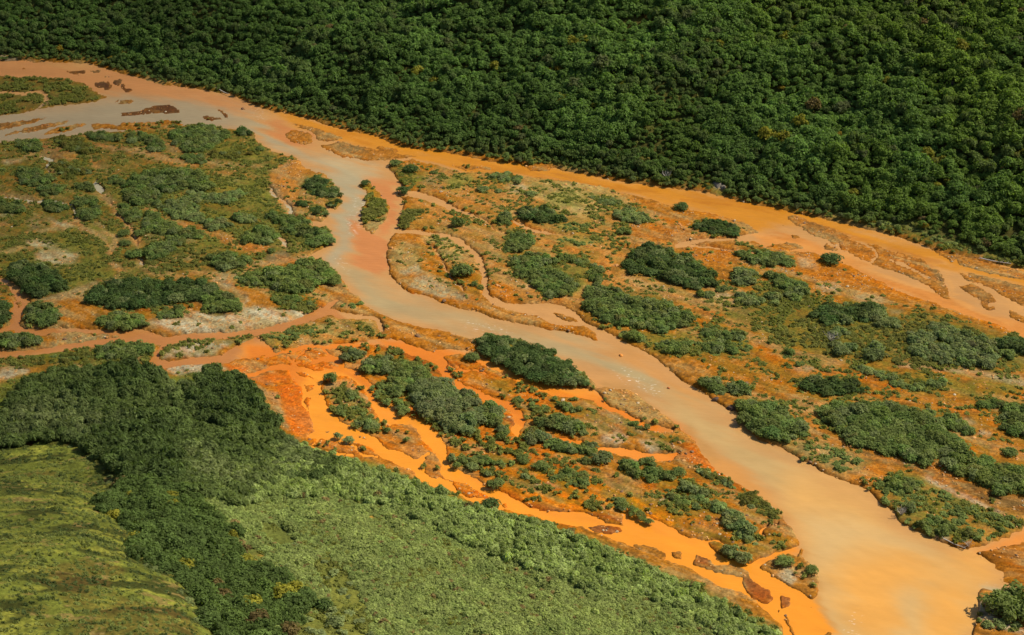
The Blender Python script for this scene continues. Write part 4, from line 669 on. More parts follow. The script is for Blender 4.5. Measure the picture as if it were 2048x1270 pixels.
cellmax = lambda a: np.maximum(np.maximum(a[:-1, :-1], a[1:, :-1]), np.maximum(a[:-1, 1:], a[1:, 1:]))
cellmin = lambda a: -cellmax(-a)
fbh = inside(fb_poly, TX[:-1, :-1], TY[:-1, :-1]); nfh = inside(nf_poly, TX[:-1, :-1], TY[:-1, :-1]); knh = inside(kn, TX[:-1, :-1], TY[:-1, :-1])
at = dict(earth=c * np.where(flat, .84, .72)[..., None], soak=soak_a)
mesh_grid('floodplain', TX, TY, TZ, ~(fbh | nfh | knh), at, MG)
mesh_grid('far_hillside', TX, TY, TZ, fbh, at, MG)
mesh_grid('near_hillside', TX, TY, TZ, nfh & ~knh, at, MG)
mesh_grid('grassy_knoll', TX, TY, TZ, knh, at, MG)
isr = look(blur(rmask(RIVER), 1), PX, PY)
fw = fbm(U / 22, V / 3.2, 3, 4) - .5; fw2 = fbm(U / 9 + 5, V / 1.6, 5, 4) - .5
wc = look(WCOL, PX + wx * 10 + fw * 60 + fw2 * 26, PY + wy * 7 - fw * 26 - fw2 * 12); fo = look(foam, PX, PY)
rip = .5 * fbm(U / 2.8, V / 1.2, 2, 4) + .4 * fbm(U / 6, V / 1.6, 4, 3)  # light and dark of the ripples, put into the water colour
wc = wc * (.89 + .22 * rip)[..., None] * np.array([1, 1, .86])
wat = dict(silt=wc * .78, foam=fo)  # silt colour, including painted pool reflections and ripple tones
ww = (cellmin(TZ) < 0.05) & (cellmax(TH) < 0.8) & (cellmax(WET) > .02)
rv = cellmax(isr) > .5
wz = 0.0 * TX
mesh_grid('main_river', TX, TY, wz, ww & rv, wat, MW_)
mesh_grid('orange_stream', TX, TY, wz, ww & ~rv, wat, MW_)
# ------------------------------------------------------------------ plants: leaf material and shrub shapes
def leaf_material(name, gloss=.12):
    m = bpy.data.materials.new(name); nt, N, L = nodes(m)
    out = N.new('ShaderNodeOutputMaterial')
    t = N.new('ShaderNodeAttribute'); t.attribute_type = 'INSTANCER'; t.attribute_name = 'leaf_tint'
    v = N.new('ShaderNodeAttribute'); v.attribute_name = 'leaf_shade'
    sc = N.new('ShaderNodeVectorMath'); sc.operation = 'SCALE'; L.new(t.outputs['Vector'], sc.inputs[0]); L.new(v.outputs['Fac'], sc.inputs['Scale'])
    b = N.new('ShaderNodeBsdfPrincipled'); L.new(sc.outputs[0], b.inputs['Base Color'])
    b.inputs['Roughness'].default_value = .75; b.inputs['Specular IOR Level'].default_value = gloss
    tr = N.new('ShaderNodeBsdfTranslucent'); g = N.new('ShaderNodeVectorMath'); g.operation = 'MULTIPLY'; g.inputs[1].default_value = (1.3, 1.4, .5)
    L.new(sc.outputs[0], g.inputs[0]); L.new(g.outputs[0], tr.inputs['Color'])
    mx = N.new('ShaderNodeMixShader'); mx.inputs[0].default_value = .42
    L.new(b.outputs[0], mx.inputs[1]); L.new(tr.outputs[0], mx.inputs[2]); L.new(mx.outputs[0], out.inputs[0])
    return m
def plain_material(name, rgb, rough=.85):
    m = bpy.data.materials.new(name); nt, N, L = nodes(m)
    out = N.new('ShaderNodeOutputMaterial'); b = N.new('ShaderNodeBsdfPrincipled')
    n = N.new('ShaderNodeTexNoise'); n.inputs['Scale'].default_value = 6; n.inputs['Detail'].default_value = 4
    tc = N.new('ShaderNodeTexCoord'); L.new(tc.outputs['Object'], n.inputs['Vector'])
    mx = N.new('ShaderNodeMix'); mx.data_type = 'RGBA'; L.new(n.outputs['Fac'], mx.inputs[0])
    mx.inputs[6].default_value = (*(np.array(rgb) * .65), 1); mx.inputs[7].default_value = (*(np.array(rgb) * 1.3), 1)
    L.new(mx.outputs[2], b.inputs['Base Color']); b.inputs['Roughness'].default_value = rough; b.inputs['Specular IOR Level'].default_value = .2
    L.new(b.outputs[0], out.inputs[0]); return m
M_LEAF = leaf_material('leaves'); M_BARK = plain_material('grey-brown bark', (.16, .13, .10)); M_DEAD = plain_material('bleached dead wood', (.50, .45, .37))

def leaf_mesh(name, seed, lobes, per, size, tall=1.25, stretch=1.0, upright=0.0, spread=1.0, skirt=.12, up=.42):
    """a crown of unit radius: leaf sprays spread over a heap of uneven lobes"""
    r = np.random.default_rng(seed); P, Nn, Sh = [], [], []
    for i in range(lobes):
        a = r.random() * 6.283; q = math.sqrt(r.random()) * .78 * spread
        lr = .26 + .24 * r.random()
        cz = (skirt + (1 - q * q) ** .6 * (tall - .45) * (.55 + .5 * r.random()))
        ctr = np.array([math.cos(a) * q, math.sin(a) * q, max(cz, lr * .6)])
        d = r.normal(size=(per, 3)); d /= np.linalg.norm(d, axis=1, keepdims=True)
        d[:, 2] = np.where(d[:, 2] < -.35, -d[:, 2], d[:, 2])
        rr = lr * (.80 + .30 * r.random((per, 1)))
        p = ctr + d * rr * np.array([1, 1, .95]); p[:, 2] = np.maximum(p[:, 2], .03)
        P.append(p); Nn.append(d); Sh.append((.80 + .34 * r.random()) * (.72 + .56 * r.random(per)))
    P = np.vstack(P); Nn = np.vstack(Nn); Sh = np.concatenate(Sh); n = len(P)
    nn = Nn * .9 + r.normal(size=(n, 3)) * .36 + np.array([0, 0, up]); nn /= np.linalg.norm(nn, axis=1, keepdims=True)
    t = r.normal(size=(n, 3)) * (1 - upright) + np.array([0, 0, 1.6]) * upright
    t -= (t * nn).sum(1, keepdims=True) * nn; t /= np.linalg.norm(t, axis=1, keepdims=True) + 1e-9
    bt = np.cross(nn, t)
    s = size * (.6 + .8 * r.random((n, 1))) * .5
    A = t * s * stretch; B = bt * s / math.sqrt(stretch)
    co = np.stack([P - A, P - .15 * A + B, P + A, P - .1 * A - B * .9], 1).reshape(-1, 3)
    me = bpy.data.meshes.new(name)
    me.vertices.add(len(co)); me.vertices.foreach_set('co', co.astype(np.float32).ravel())
    k = np.arange(len(co), dtype=np.int32)
    me.loops.add(len(co)); me.loops.foreach_set('vertex_index', k)
    me.polygons.add(n); me.polygons.foreach_set('loop_start', k[::4].copy()); me.polygons.foreach_set('loop_total', np.full(n, 4, np.int32))
    me.update(calc_edges=True)
    a = me.attributes.new('leaf_shade', 'FLOAT', 'POINT'); a.data.foreach_set('value', np.repeat(Sh, 4).astype(np.float32))
    me.materials.append(M_LEAF); return me
def rod(vs, fs, p, q, r0, r1, sides=5):
    p = np.array(p, float); q = np.array(q, float); d = q - p; d /= np.linalg.norm(d) + 1e-9
    u = np.cross(d, [.3, .9, .2]); u /= np.linalg.norm(u); w = np.cross(d, u); b = len(vs)
    for c0, rr in ((p, r0), (q, r1)):
        for k in range(sides):
            a = 6.283 * k / sides; vs.append(tuple(c0 + (u * math.cos(a) + w * math.sin(a)) * rr))
    for k in range(sides): fs.append((b + k, b + (k + 1) % sides, b + sides + (k + 1) % sides, b + sides + k))
    fs.append(tuple(b + sides + k for k in range(sides)))
def stem_mesh(name, seed, n=6, tall=.95, mat=None, forks=0, thick=.03):
    r = np.random.default_rng(seed); vs, fs = [], []
    for i in range(n):
        a = 6.283 * (i + r.random()) / n; lean = .25 + .45 * r.random(); h = tall * (.65 + .4 * r.random())
        b0 = np.array([math.cos(a) * .06, math.sin(a) * .06, -.05]); m = np.array([math.cos(a) * lean * .45, math.sin(a) * lean * .45, h * .5]); e = np.array([math.cos(a) * lean, math.sin(a) * lean, h])
        rod(vs, fs, b0, m, thick, thick * .7); rod(vs, fs, m, e, thick * .7, thick * .3)
        for f in range(forks):
            g = m + (e - m) * r.random(); rod(vs, fs, g, g + r.normal(size=3) * .16 + np.array([0, 0, .22]), thick * .4, thick * .15, 4)
    me = bpy.data.meshes.new(name); me.from_pydata(vs, [], fs); me.materials.append(mat or M_BARK); return me
CROWN = dict(
    alder=[leaf_mesh('alder leaves', 20 + i, 17, 46, .19, 1.3) for i in range(6)],
    willow=[leaf_mesh('willow leaves', 40 + i, 16, 44, .20, 1.1, 1.5, .25) for i in range(6)],
    wispy=[leaf_mesh('upright willow leaves', 60 + i, 15, 40, .22, 1.35, 2.0, .55, .9) for i in range(5)],
    low=[leaf_mesh('dwarf willow leaves', 80 + i, 9, 22, .34, .75, 1.2, .1, up=.9) for i in range(6)],
    tuft=[leaf_mesh('grass blades', 100 + i, 6, 9, .55, .6, 2.2, .75, 1.1, 0) for i in range(4)])
STEM = dict(alder=[stem_mesh('alder stems', 200 + i) for i in range(3)], willow=[stem_mesh('willow stems', 210 + i, 8, .85) for i in range(3)], wispy=[stem_mesh('upright willow stems', 220 + i, 7, 1.1) for i in range(3)])
DENSE = dict(alder=[leaf_mesh('full alder leaves', 300 + i, 22, 46, .17, 1.3) for i in range(3)], willow=[leaf_mesh('full willow leaves', 320 + i, 24, 48, .155, 1.15, 1.5, .25) for i in range(4)])
TINT = {k: np.array(v) for k, v in dict(
    alder=(0.080, 0.133, 0.029), fresh=(0.156, 0.231, 0.035), lime=(0.300, 0.280, 0.035), gold=(0.380, 0.270, 0.030), brown=(.19,.14,.05),
    dark=(0.107, 0.156, 0.043), mid=(0.188, 0.238, 0.065), green=(0.210, 0.260, 0.067), pale=(0.258, 0.305, 0.102), grey=(0.213, 0.250, 0.092), low=(0.265, 0.308, 0.086), olive=(0.202, 0.199, 0.042), sage=(0.265, 0.308, 0.112)).items()}

def jitter_points(poly_w, sp, seed):
    """loosely even points inside a ground polygon"""
    r = np.random.default_rng(seed)
    x0, y0 = poly_w.min(0); x1, y1 = poly_w.max(0)
    nx = int((x1 - x0) / sp) + 2; ny = int((y1 - y0) / (sp * .87)) + 2
    X, Y = np.meshgrid(np.arange(nx), np.arange(ny))
    x = x0 + (X + .5 * (Y & 1)) * sp + r.uniform(-.34, .34, X.shape) * sp; y = y0 + Y * sp * .87 + r.uniform(-.34, .34, X.shape) * sp
    k = inside(poly_w, x, y); return x[k], y[k]

# ------------------------------------------------------------------ scatter groups that nobody could count: one object each, placed by geometry nodes
def library(name, meshes):
    """mesh shapes kept outside the scene for the scatter nodes to draw from"""
    c = bpy.data.collections.new(name)
    for i, me in enumerate(meshes):
        o = bpy.data.objects.new(f'{name} {i:02d}', me); c.objects.link(o)
    return c
LIB = {k: library(k + ' shapes', v) for k, v in CROWN.items()}
def scatter(name, lib, P, size, tall, tint, label=None, count=6, tilt=.12, category=None):
    n = len(P)
    me = bpy.data.meshes.new(name); me.vertices.add(n); me.vertices.foreach_set('co', np.asarray(P, np.float32).ravel())
    r = np.random.default_rng(n)
    def add(k, t, v, key='vector'):
        a = me.attributes.new(k, t, 'POINT'); a.data.foreach_set(key, np.ascontiguousarray(v).ravel())
    add('turn', 'FLOAT_VECTOR', np.stack([r.normal(0, tilt, n), r.normal(0, tilt, n), r.uniform(0, 6.283, n)], 1).astype(np.float32))
    add('grow', 'FLOAT_VECTOR', np.stack([size, size * r.uniform(.85, 1.15, n), size * tall], 1).astype(np.float32))
    add('leaf_tint', 'FLOAT_VECTOR', np.asarray(tint, np.float32))
    add('pick', 'INT', r.integers(0, count, n).astype(np.int32), 'value')
    o = bpy.data.objects.new(name, me); COL.objects.link(o); o['kind'] = 'stuff'
    if label: o['label'] = label
    if category: o['category'] = category
    g = bpy.data.node_groups.new(name + ' scatter', 'GeometryNodeTree')
    g.interface.new_socket('Geometry', in_out='INPUT', socket_type='NodeSocketGeometry'); g.interface.new_socket('Geometry', in_out='OUTPUT', socket_type='NodeSocketGeometry')
    gi = g.nodes.new('NodeGroupInput'); go = g.nodes.new('NodeGroupOutput')
    ci = g.nodes.new('GeometryNodeCollectionInfo'); ci.inputs['Collection'].default_value = lib; ci.inputs['Separate Children'].default_value = True; ci.inputs['Reset Children'].default_value = True
    ip = g.nodes.new('GeometryNodeInstanceOnPoints'); ip.inputs['Pick Instance'].default_value = True
    def attr(k, t):
        a = g.nodes.new('GeometryNodeInputNamedAttribute'); a.data_type = t; a.inputs['Name'].default_value = k; return a.outputs['Attribute']
    e = g.nodes.new('FunctionNodeEulerToRotation'); g.links.new(attr('turn', 'FLOAT_VECTOR'), e.inputs[0])
    g.links.new(gi.outputs[0], ip.inputs['Points']); g.links.new(ci.outputs[0], ip.inputs['Instance'])
    g.links.new(attr('pick', 'INT'), ip.inputs['Instance Index']); g.links.new(e.outputs[0], ip.inputs['Rotation']); g.links.new(attr('grow', 'FLOAT_VECTOR'), ip.inputs['Scale'])
    g.links.new(ip.outputs[0], go.inputs[0])
    md = o.modifiers.new('scatter', 'NODES'); md.node_group = g
    return o
_n = {}
def shrub(name, cat, label, group, x, y, z, r, tall, tint, kind, seed, dense=False):
    """one shrub: an empty at its foot, its crown and its stems"""
    R = random.Random(seed)
    e = bpy.data.objects.new(name, None); COL.objects.link(e); e.empty_display_size = .2
    e.location = (x, y, z - .05); e.rotation_euler = (0, 0, R.random() * 6.283); e.scale = (r, r * R.uniform(.88, 1.12), r * tall)
    e['label'] = label; e['category'] = cat
    if group: e['group'] = group
    cr = bpy.data.objects.new('crown', R.choice(DENSE[kind] if dense and kind in DENSE else CROWN[kind])); cr.parent = e; cr['leaf_tint'] = [float(q) for q in tint]; COL.objects.link(cr)
    st = bpy.data.objects.new('stem', R.choice(STEM.get(kind, STEM['willow']))); st.parent = e; COL.objects.link(st)
    return e
# ------------------------------------------------------------------ single bushes
BUSHES = [
 ('at the left river edge, top of the left meadow', 'mid', 'A 1500,578 1545,578 1548,605 1505,605'), ('upper of two round bushes by the stony rill', 'mid', 'A 692,1082 750,1078 758,1110 702,1118'), ('lower of two round bushes by the stony rill', 'mid', 'A 702,1132 760,1128 764,1155 712,1158'),
 ('right of two round bushes by the stony rill', 'mid', 'A 782,1072 845,1072 843,1110 786,1113'), ('at the tip of the mid-river island', 'dark', 'E 62,348 110,343 118,360 72,365'), ('below the mouth of the narrow side channel', 'dark', 'E 268,398 318,388 345,405 310,414'),
 ('first right of the confluence, by the water', 'mid', 'E 228,230 285,230 295,250 242,254'), ('large round bush right of the confluence', 'dark', 'E 318,272 350,248 395,270 388,298 332,299'), ('small bush right of the large round one', 'mid', 'E 470,282 510,287 505,305 475,304'),
 ('on the gravel below the pale green row, left one', 'pale', 'E 742,388 798,378 808,400 762,408'), ('on the gravel below the pale green row, right one', 'pale', 'E 846,387 893,387 888,410 851,410'), ('alone on pale sand under the far creek', 'pale', 'E 1032,403 1088,403 1093,430 1036,430'),
 ('upright bush beside the orange loop channel head', 'mid', 'E 597,582 640,545 668,590 658,620 602,614'), ('large round bush inside the orange loop channel', 'mid', 'E 592,862 640,832 708,862 708,898 642,908'), ('small bush beside the loop channel', 'mid', 'E 714,932 748,928 758,962 722,964'),
 ('alone by the red gravel in the middle plain', 'green', 'E 1562,633 1600,622 1643,636 1620,660 1572,655'), ('small dark one near the far creek', 'dark', 'F 0,340 40,335 80,350 70,365 10,362'), ('right of the long clump between the orange flats', 'dark', 'G 1582,218 1660,203 1698,225 1678,243 1602,238'),
 ('by the pale pool at the right edge of the meadow', 'mid', 'H 1902,315 1990,312 1978,358 1902,348'), ('alone on orange soil right of the largest thicket', 'mid', 'H 1922,893 2000,892 1998,938 1932,933'), ('grey one on the cut bank', 'grey', 'K 1342,523 1398,513 1408,578 1352,578'),
 ('at the left foot of the gravel tongue', 'mid', 'I 582,362 620,328 658,352 638,383 592,388'), ('on the sandbank at the head of the short orange channel', 'mid', 'J 1112,548 1178,543 1198,570 1132,578'), ('on the mound above the long bush line', 'mid', 'J 1292,603 1358,593 1368,640 1312,643'),
 ('fullest grey one below the row of bushes', 'grey', 'J 832,525 888,503 943,532 928,573 860,568'), ('at the right end of the hedge-like row, upper', 'green', 'J 392,543 438,533 468,560 422,563'), ('at the right end of the hedge-like row, lower', 'green', 'J 484,572 540,563 573,590 558,613 502,608'),
 ('left under the hedge-like row', 'pale', 'J 92,573 158,572 163,610 102,608'), ('beside the cut edge under the hedge-like row', 'green', 'J 12,553 58,543 58,590 32,598'), ('small one in the middle under the hedge-like row', 'sage', 'J 202,622 243,617 238,645 207,643'),
 ('round grey one below the hedge-like row', 'sage', 'J 412,637 458,627 468,660 422,663'), ('at the water edge below the hedge-like row', 'mid', 'J 222,683 288,668 308,700 252,718'), ('on the little orange bar, upper', 'mid', 'I 935,645 975,650 975,675 940,675'), ('on the little orange bar, right', 'mid', 'I 1045,690 1080,690 1082,740 1048,735'),
 ('on the rusty bar by the creek, left one', 'sage', 'I 635,700 670,680 690,700 650,720'), ('on the rusty bar by the creek, right one', 'sage', 'I 695,715 745,705 755,735 705,740'),
 ('left dark round one in the near grassy clearing', 'dark', 'M 1662,1022 1735,1012 1748,1060 1682,1068'), ('middle dark round one in the near grassy clearing', 'dark', 'M 1762,1062 1820,1045 1850,1080 1815,1108'), ('right dark round one in the near grassy clearing', 'dark', 'M 1842,1102 1908,1083 1938,1120 1898,1163 1852,1148'),
 ('grey-green one at the bottom of the grassy clearing', 'sage', 'M 1892,1203 1978,1188 2008,1220 1988,1258 1912,1238'), ('dark one at the edge of the dark shrub belt', 'dark', 'M 1552,1130 1600,1120 1612,1180 1580,1205 1552,1180'), ('pale one above the three dark round bushes', 'sage', 'M 1650,885 1695,880 1705,915 1655,918'),
 ('dark one standing out at the near creek edge', 'dark', 'N 1062,510 1110,490 1165,525 1160,550 1070,545'), ('dark round one on the knoll edge', 'dark', 'M 730,745 800,738 818,775 770,795 735,775'), ('on the brown bar at the lower tip', 'green', 'K 765,905 810,895 832,930 790,940'), ('on the dark mud by the orange braid', 'mid', 'I 1405,225 1445,220 1485,255 1450,265'),
 ('pale one on the lower gravel triangle', 'green', 'K 590,840 640,840 680,860 650,875'), ('lone one near the muddy rill on the pale flat', 'mid', 'B 395,1040 430,1030 440,1060 400,1065'), ('at the lower right corner on pale gravel, left small one', 'green', 'K 1765,1195 1790,1190 1795,1230 1768,1230'),
]
spots = []
for row, (where, r, tint, shapes) in enumerate(THICKETS):
    got = []; r = r * .74
    for si, s in enumerate(shapes.split('|')):
        a = poly(s); kind = 'willow'
        tall = 1.0
        hgt = r * tall * .55
        b = a + np.array([0, 0.0]); wx_, wy_ = plan(b[:, 0], b[:, 1], hgt)
        pw = np.stack([wx_, wy_], 1)
        x, y = jitter_points(pw, r * (1.12 if r > .9 else 1.5), row * 10 + si)
        kk = fbm(x / 3 + row, y / 3, si, 3) > (.29 if r > .9 else .42); x, y = x[kk], y[kk]
        if len(x) == 0: x, y = pw.mean(0)[None].T
        for i in range(len(x)): got.append((x[i], y[i]))
    got = np.array(got); qx, qy = survey(got[:, 0], got[:, 1], 0)
    e = dict(left=int(np.argmin(qx)), right=int(np.argmax(qx)))
    for i, (x, y) in enumerate(got):
        lab = f'willow {where}'
        if len(got) > 2:
            if i == e['left']: lab = f'leftmost willow {where}'
            elif i == e['right']: lab = f'rightmost willow {where}'
        rr = r * rng.uniform(.62, 1.35)
        t = TINT[tint] * rng.uniform(.82, 1.2) * (1 + rng.normal(0, .05, 3))
        if rng.random() < .14: t = TINT['grey'] * rng.uniform(.9, 1.2)
        spots.append([0, x, y, rr, rng.uniform(.68, 1.15), t, lab, 'willows ' + where if len(got) > 1 else None, row * 100 + i])
for row, (where, tint, s) in enumerate(BUSHES):
    a = poly(s); w = a[:, 0].max() - a[:, 0].min(); h = a[:, 1].max() - a[:, 1].min()
    x, y, z = onground([a[:, 0].mean()], [a[:, 1].mean() + h * .18])
    d = math.hypot(x[0], y[0], ) ; sl = math.hypot(d, CAM_H - z[0])
    rr = w * sl / FOC * .56
    spots.append([1, x[0], y[0], rr, min(1.3, max(.7, 1.15 * h / w * 1.2)), TINT[tint] * rng.uniform(.9, 1.1), 'single willow bush ' + where, None, 90000 + row])
# the big bush in the corner
cx, cy, cz = onground([2010], [1235])
for i, (dx, dy, rr) in enumerate([(-1.2, .6, 2.6), (1.8, 1.6, 2.8), (3.0, -1.0, 2.7), (.4, -1.3, 2.1), (5.5, .6, 2.6)]):
    spots.append([1, cx[0] + dx, cy[0] + dy, rr, 1.1, TINT['green'] * rng.uniform(.9, 1.1), ['front left willow', 'rear left willow', 'middle willow', 'smallest willow in front', 'rearmost willow'][i] + ' of the big bush in the lower right corner', 'big corner bush', 95000 + i])
for i, (px, py, rr) in enumerate([(1975, 1262, 1.0), (2000, 1258, 1.1), (2030, 1262, .9)]):
    x, y, z = onground([px], [py]); spots.append([1, x[0], y[0], rr, .8, TINT['pale'], ['left', 'middle', 'right'][i] + ' low willow in front of the big corner bush', 'low willows at the corner', 95100 + i])
sp_px = np.array([FOC * s[3] / math.hypot(s[2], CAM_H) * (100 if s[0] else 1) for s in spots])
order = np.argsort(-sp_px)
far_px = []
rest = []
GZ = lambda x, y: float(ground(np.array([x]), np.array([y]))[0])
in_frame = lambda x, y, z: (lambda q: (-20 < q[0] < 2068) & (-20 < q[1] < 1290))(survey(x, y, z))
nW = 0
for i in order:
    f, x, y, rr, tall, t, lab, grp, seed = spots[i]
    if nW < 300 and bool(in_frame(x, y, 0)):
        z = GZ(x, y) + (.35 if GZ(x, y) < .6 else .45)
        shrub('willow_shrub', 'willow', lab, grp, x, y, z, rr, tall, t, 'willow', seed, dense=rr > 1.0); nW += 1
    else: rest.append((x, y, rr, tall, t))
for x0_, x1_, y0_, y1_ in ((70, 190, 170, 330), (-230, -118, 270, 430)):
    x, y = jitter_points(np.array([[x0_, y0_], [x1_, y0_], [x1_, y1_], [x0_, y1_]], float), 1.9, 77)
    px, py = survey(x, y, 0); k = ((px > 2075) | (px < -30)) & (ground(x, y) < .2) & (look(wet1, px, py) < .1) & (fbm(x / 11, y / 7, 4, 3) > .54)
    for q in zip(x[k], y[k]): rest.append((q[0], q[1], rng.uniform(.9, 1.7), rng.uniform(.7, 1.1), TINT['mid'] * rng.uniform(.8, 1.2)))
rx = np.array([q[0] for q in rest]); ry = np.array([q[1] for q in rest])
scatter('willow_scrub', LIB['willow'], np.stack([rx, ry, ground(rx, ry) + .35], 1), np.array([q[2] for q in rest]), np.array([q[3] for q in rest]), np.array([q[4] for q in rest]))

# ------------------------------------------------------------------ the alder wood of the far hillside
hill = np.array([[-260, 250], [300, 200], [330, 700], [-330, 900]], float)
band = rmask(['F 1190,405 1400,405 1540,500 1450,500 1260,440', 'F 1300,480 1500,530 1800,630 2048,700 2300,770 2300,720 2048,650 1800,580 1550,500', 'O 1630,640 1720,655 1715,695 1640,690', 'O 1610,745 1680,738 1640,775', 'F 215,190 295,190 300,250 225,262', 'O 1060,105 1140,85 1150,118 1110,145', 'O 1160,700 1200,700 1190,780 1160,760'])
x, y = jitter_points(hill, 1.95, 5)
k = inside(fb_poly, x, y); x, y = x[k], y[k]
df = dist(fb, x, y)
z = ground(x, y); px, py = survey(x, y, z)
k = (px > -250) & (px < 2300) & (py > -180) & (df > .6)
x, y, z, px, py, df = [q[k] for q in (x, y, z, px, py, df)]
px2, py2 = survey(x, y, z + 1.2)
k = look(band, px2, py2) < .5
x, y, z, px, py, df = [q[k] for q in (x, y, z, px, py, df)]
n = len(x)
big = fbm(x / 24, y / 24, 1, 3); mid_ = fbm(x / 8 + 5, y / 8, 4, 3)
edge = sstep(9, 1.5, df)
size = .84 * (1.65 + 2.0 * (mid_ - .38) + 1.2 * (big - .5)) * rng.uniform(.6, 1.35, n) * (1 - .45 * edge)
tl = rng.uniform(.75, 1.45, n)
tint = TINT['alder'] * (.72 + 1.15 * big)[:, None] * 1.1 * rng.uniform(.75, 1.28, n)[:, None]
w = (sstep(900, 1900, px) * sstep(.42, .62, fbm(x / 15, y / 15, 6, 3)) * .75 + .4 * sstep(1100, 1900, px) * sstep(420, 60, py))[:, None]; w = np.clip(w, 0, 1); tint = tint * (1 - w) + TINT['fresh'] * w * rng.uniform(.85, 1.15, n)[:, None]
w = (edge * .6)[:, None]; tint = tint * (1 - w) + TINT['mid'] * .9 * w
u = rng.random(n)
tint = np.where((u < .012)[:, None], TINT['grey'] * .6, tint)
yl = sstep(.66, .74, fbm(x / 6, y / 6, 0, 2)) * sstep(.48, .6, big) * (px > 700)
tint = np.where(((u > .72) & (yl > .5))[:, None], TINT['lime'] * rng.uniform(.7, 1, n)[:, None], tint)
tint = np.where((u > .9985)[:, None], TINT['gold'] * .8, tint); tint = np.where(((u > .995) & (u <= .9985))[:, None], TINT['brown'], tint)
vis = (px > 0) & (px < 2048) & (py > 0)
pxs = np.where(vis, size / np.hypot(np.hypot(x, y), CAM_H - z) * (1 + .12 * (df < 14)), 0)
order = np.argsort(-pxs)[:300]
for i in order:
    bright = tint[i].max() > 1.22 * np.median(tint[order].max(1))
    part_ = ['beside the upper left river reach', 'opposite the brown midstream bars', 'above the head of the far creek', 'above the pale gravel plain', 'around the grey rock outcrop', 'behind the grass strip at the right edge'][int(np.searchsorted([560, 800, 1080, 1340, 1600], px[i]))]
    lab = ('light green' if bright else 'dark green') + f' alder on the lower far hillside {part_}'
    shrub('alder_shrub', 'alder', lab, lab, x[i], y[i], z[i] + .3, size[i], tl[i], tint[i], 'alder', 5000 + int(i), dense=True)
m_ = np.ones(n, bool); m_[order] = False
ww_ = m_ & (rng.random(n) < .06 + .55 * sstep(.56, .68, fbm(x / 17 + 8, y / 17, 7, 3)))
m_ &= ~ww_
scatter('alder_wood', LIB['alder'], np.stack([x, y, z + .35], 1)[m_], size[m_], tl[m_], tint[m_])
scatter('hillside_willows', LIB['wispy'], np.stack([x, y, z + .35], 1)[ww_], size[ww_] * .95, tl[ww_] * 1.1, (tint * .55 + TINT['sage'] * .22)[ww_], count=5)

# ------------------------------------------------------------------ near side: willow wood, dark shrub belt, low scrub, grass
def belt(name, lib, kind_shapes, sp, seed, size, tint_of, count, tall=(.85, 1.2), lift=.4, avoid=None, hgt=1.0, thin=1.0):
    m = rmask(kind_shapes)
    area = np.array([[-140, 90], [110, 90], [110, 330], [-190, 340]], float)
    x, y = jitter_points(area, sp, seed)
    z = ground(x, y); px, py = survey(x, y, z + hgt)
    k = look(m, px, py) > .5
    if avoid is not None:
        k &= look(avoid, px, py) < .5
    if thin < 1: k &= np.random.default_rng(seed).random(len(x)) < thin
    x, y, z, px, py = [q[k] for q in (x, y, z, px, py)]
    r = np.random.default_rng(seed + 1); n = len(x)
    s = size * r.uniform(.68, 1.3, n); t = r.uniform(*tall, n)
    return x, y, z + lift, s, t, tint_of(x, y, px, py, n, r), px, py
pool = rmask(['L 975,345 1060,305 1130,275 1120,300 1060,335 1000,355', 'L 140,540 205,535 190,560 145,560', 'L -30,515 15,520 15,545 -30,545'])
WOOD = ['P -420,875 -200,840 0,835 25,790 60,752 110,738 180,738 265,728 325,748 345,768 395,764 415,742 465,745 510,785 545,835 560,872 575,882 640,912 700,930 640,960 560,960 480,1010 400,990 330,960 240,950 215,925 180,900 130,878 60,880 0,888 -420,905']
BELT = ['P 235,955 330,960 400,1000 440,1030 470,1070 510,1120 560,1150 600,1180 620,1200 600,1240 560,1290 520,1400 470,1400 430,1280 400,1205 370,1165 300,1125 262,1105 268,1065 205,1020 198,1000 235,990']
UPPER = ['P 560,880 640,905 760,940 830,968 960,1018 1100,1050 1200,1094 1300,1138 1400,1178 1500,1238 1570,1280 1560,1400 1480,1300 1380,1230 1280,1190 1180,1180 1080,1140 980,1110 880,1060 760,1010 660,990 560,1000 500,1010 440,1000 420,980 480,930']
SCRUB = ['P 400,1000 560,960 700,980 880,1030 1080,1110 1280,1160 1480,1250 1640,1370 1900,1620 420,1620 520,1290 620,1210 560,1150 500,1110 450,1060']
clearing = rmask(['P 655,1115 700,1150 728,1210 745,1290 780,1600 540,1600 560,1290 600,1250 640,1225 665,1200 640,1160 620,1130', 'P 520,1040 570,1060 600,1085 560,1095 520,1065', 'P 470,1095 520,1100 540,1120 500,1125', 'P 330,985 350,990 345,1005 328,1000', 'M 1010,470 1100,470 1090,520 1030,520', 'N 500,620 600,700 580,720 520,680', 'N 400,560 460,590 450,610 400,590'])
sage_m = blur(rmask(['L 0,380 200,300 480,330 640,400 480,430 250,470 0,500', 'L 940,130 1160,140 1160,220 1000,250 900,200', 'L 380,470 560,420 800,380 760,420 520,480 440,510', 'L 1050,600 1200,560 1300,640 1480,720 1650,560 1780,520 1900,620 1700,760 1400,800 1100,760', 'L 300,240 480,280 520,330 300,320']), 8)
dark_m = blur(rmask(['L 500,430 760,380 1000,420 1100,700 1000,800 700,720 560,560', 'L 560,110 780,80 980,110 900,220 600,230', 'L 1180,160 1420,140 1620,340 1640,460 1400,480 1200,400 1100,260', 'L 380,200 540,200 540,300 400,290']), 8)
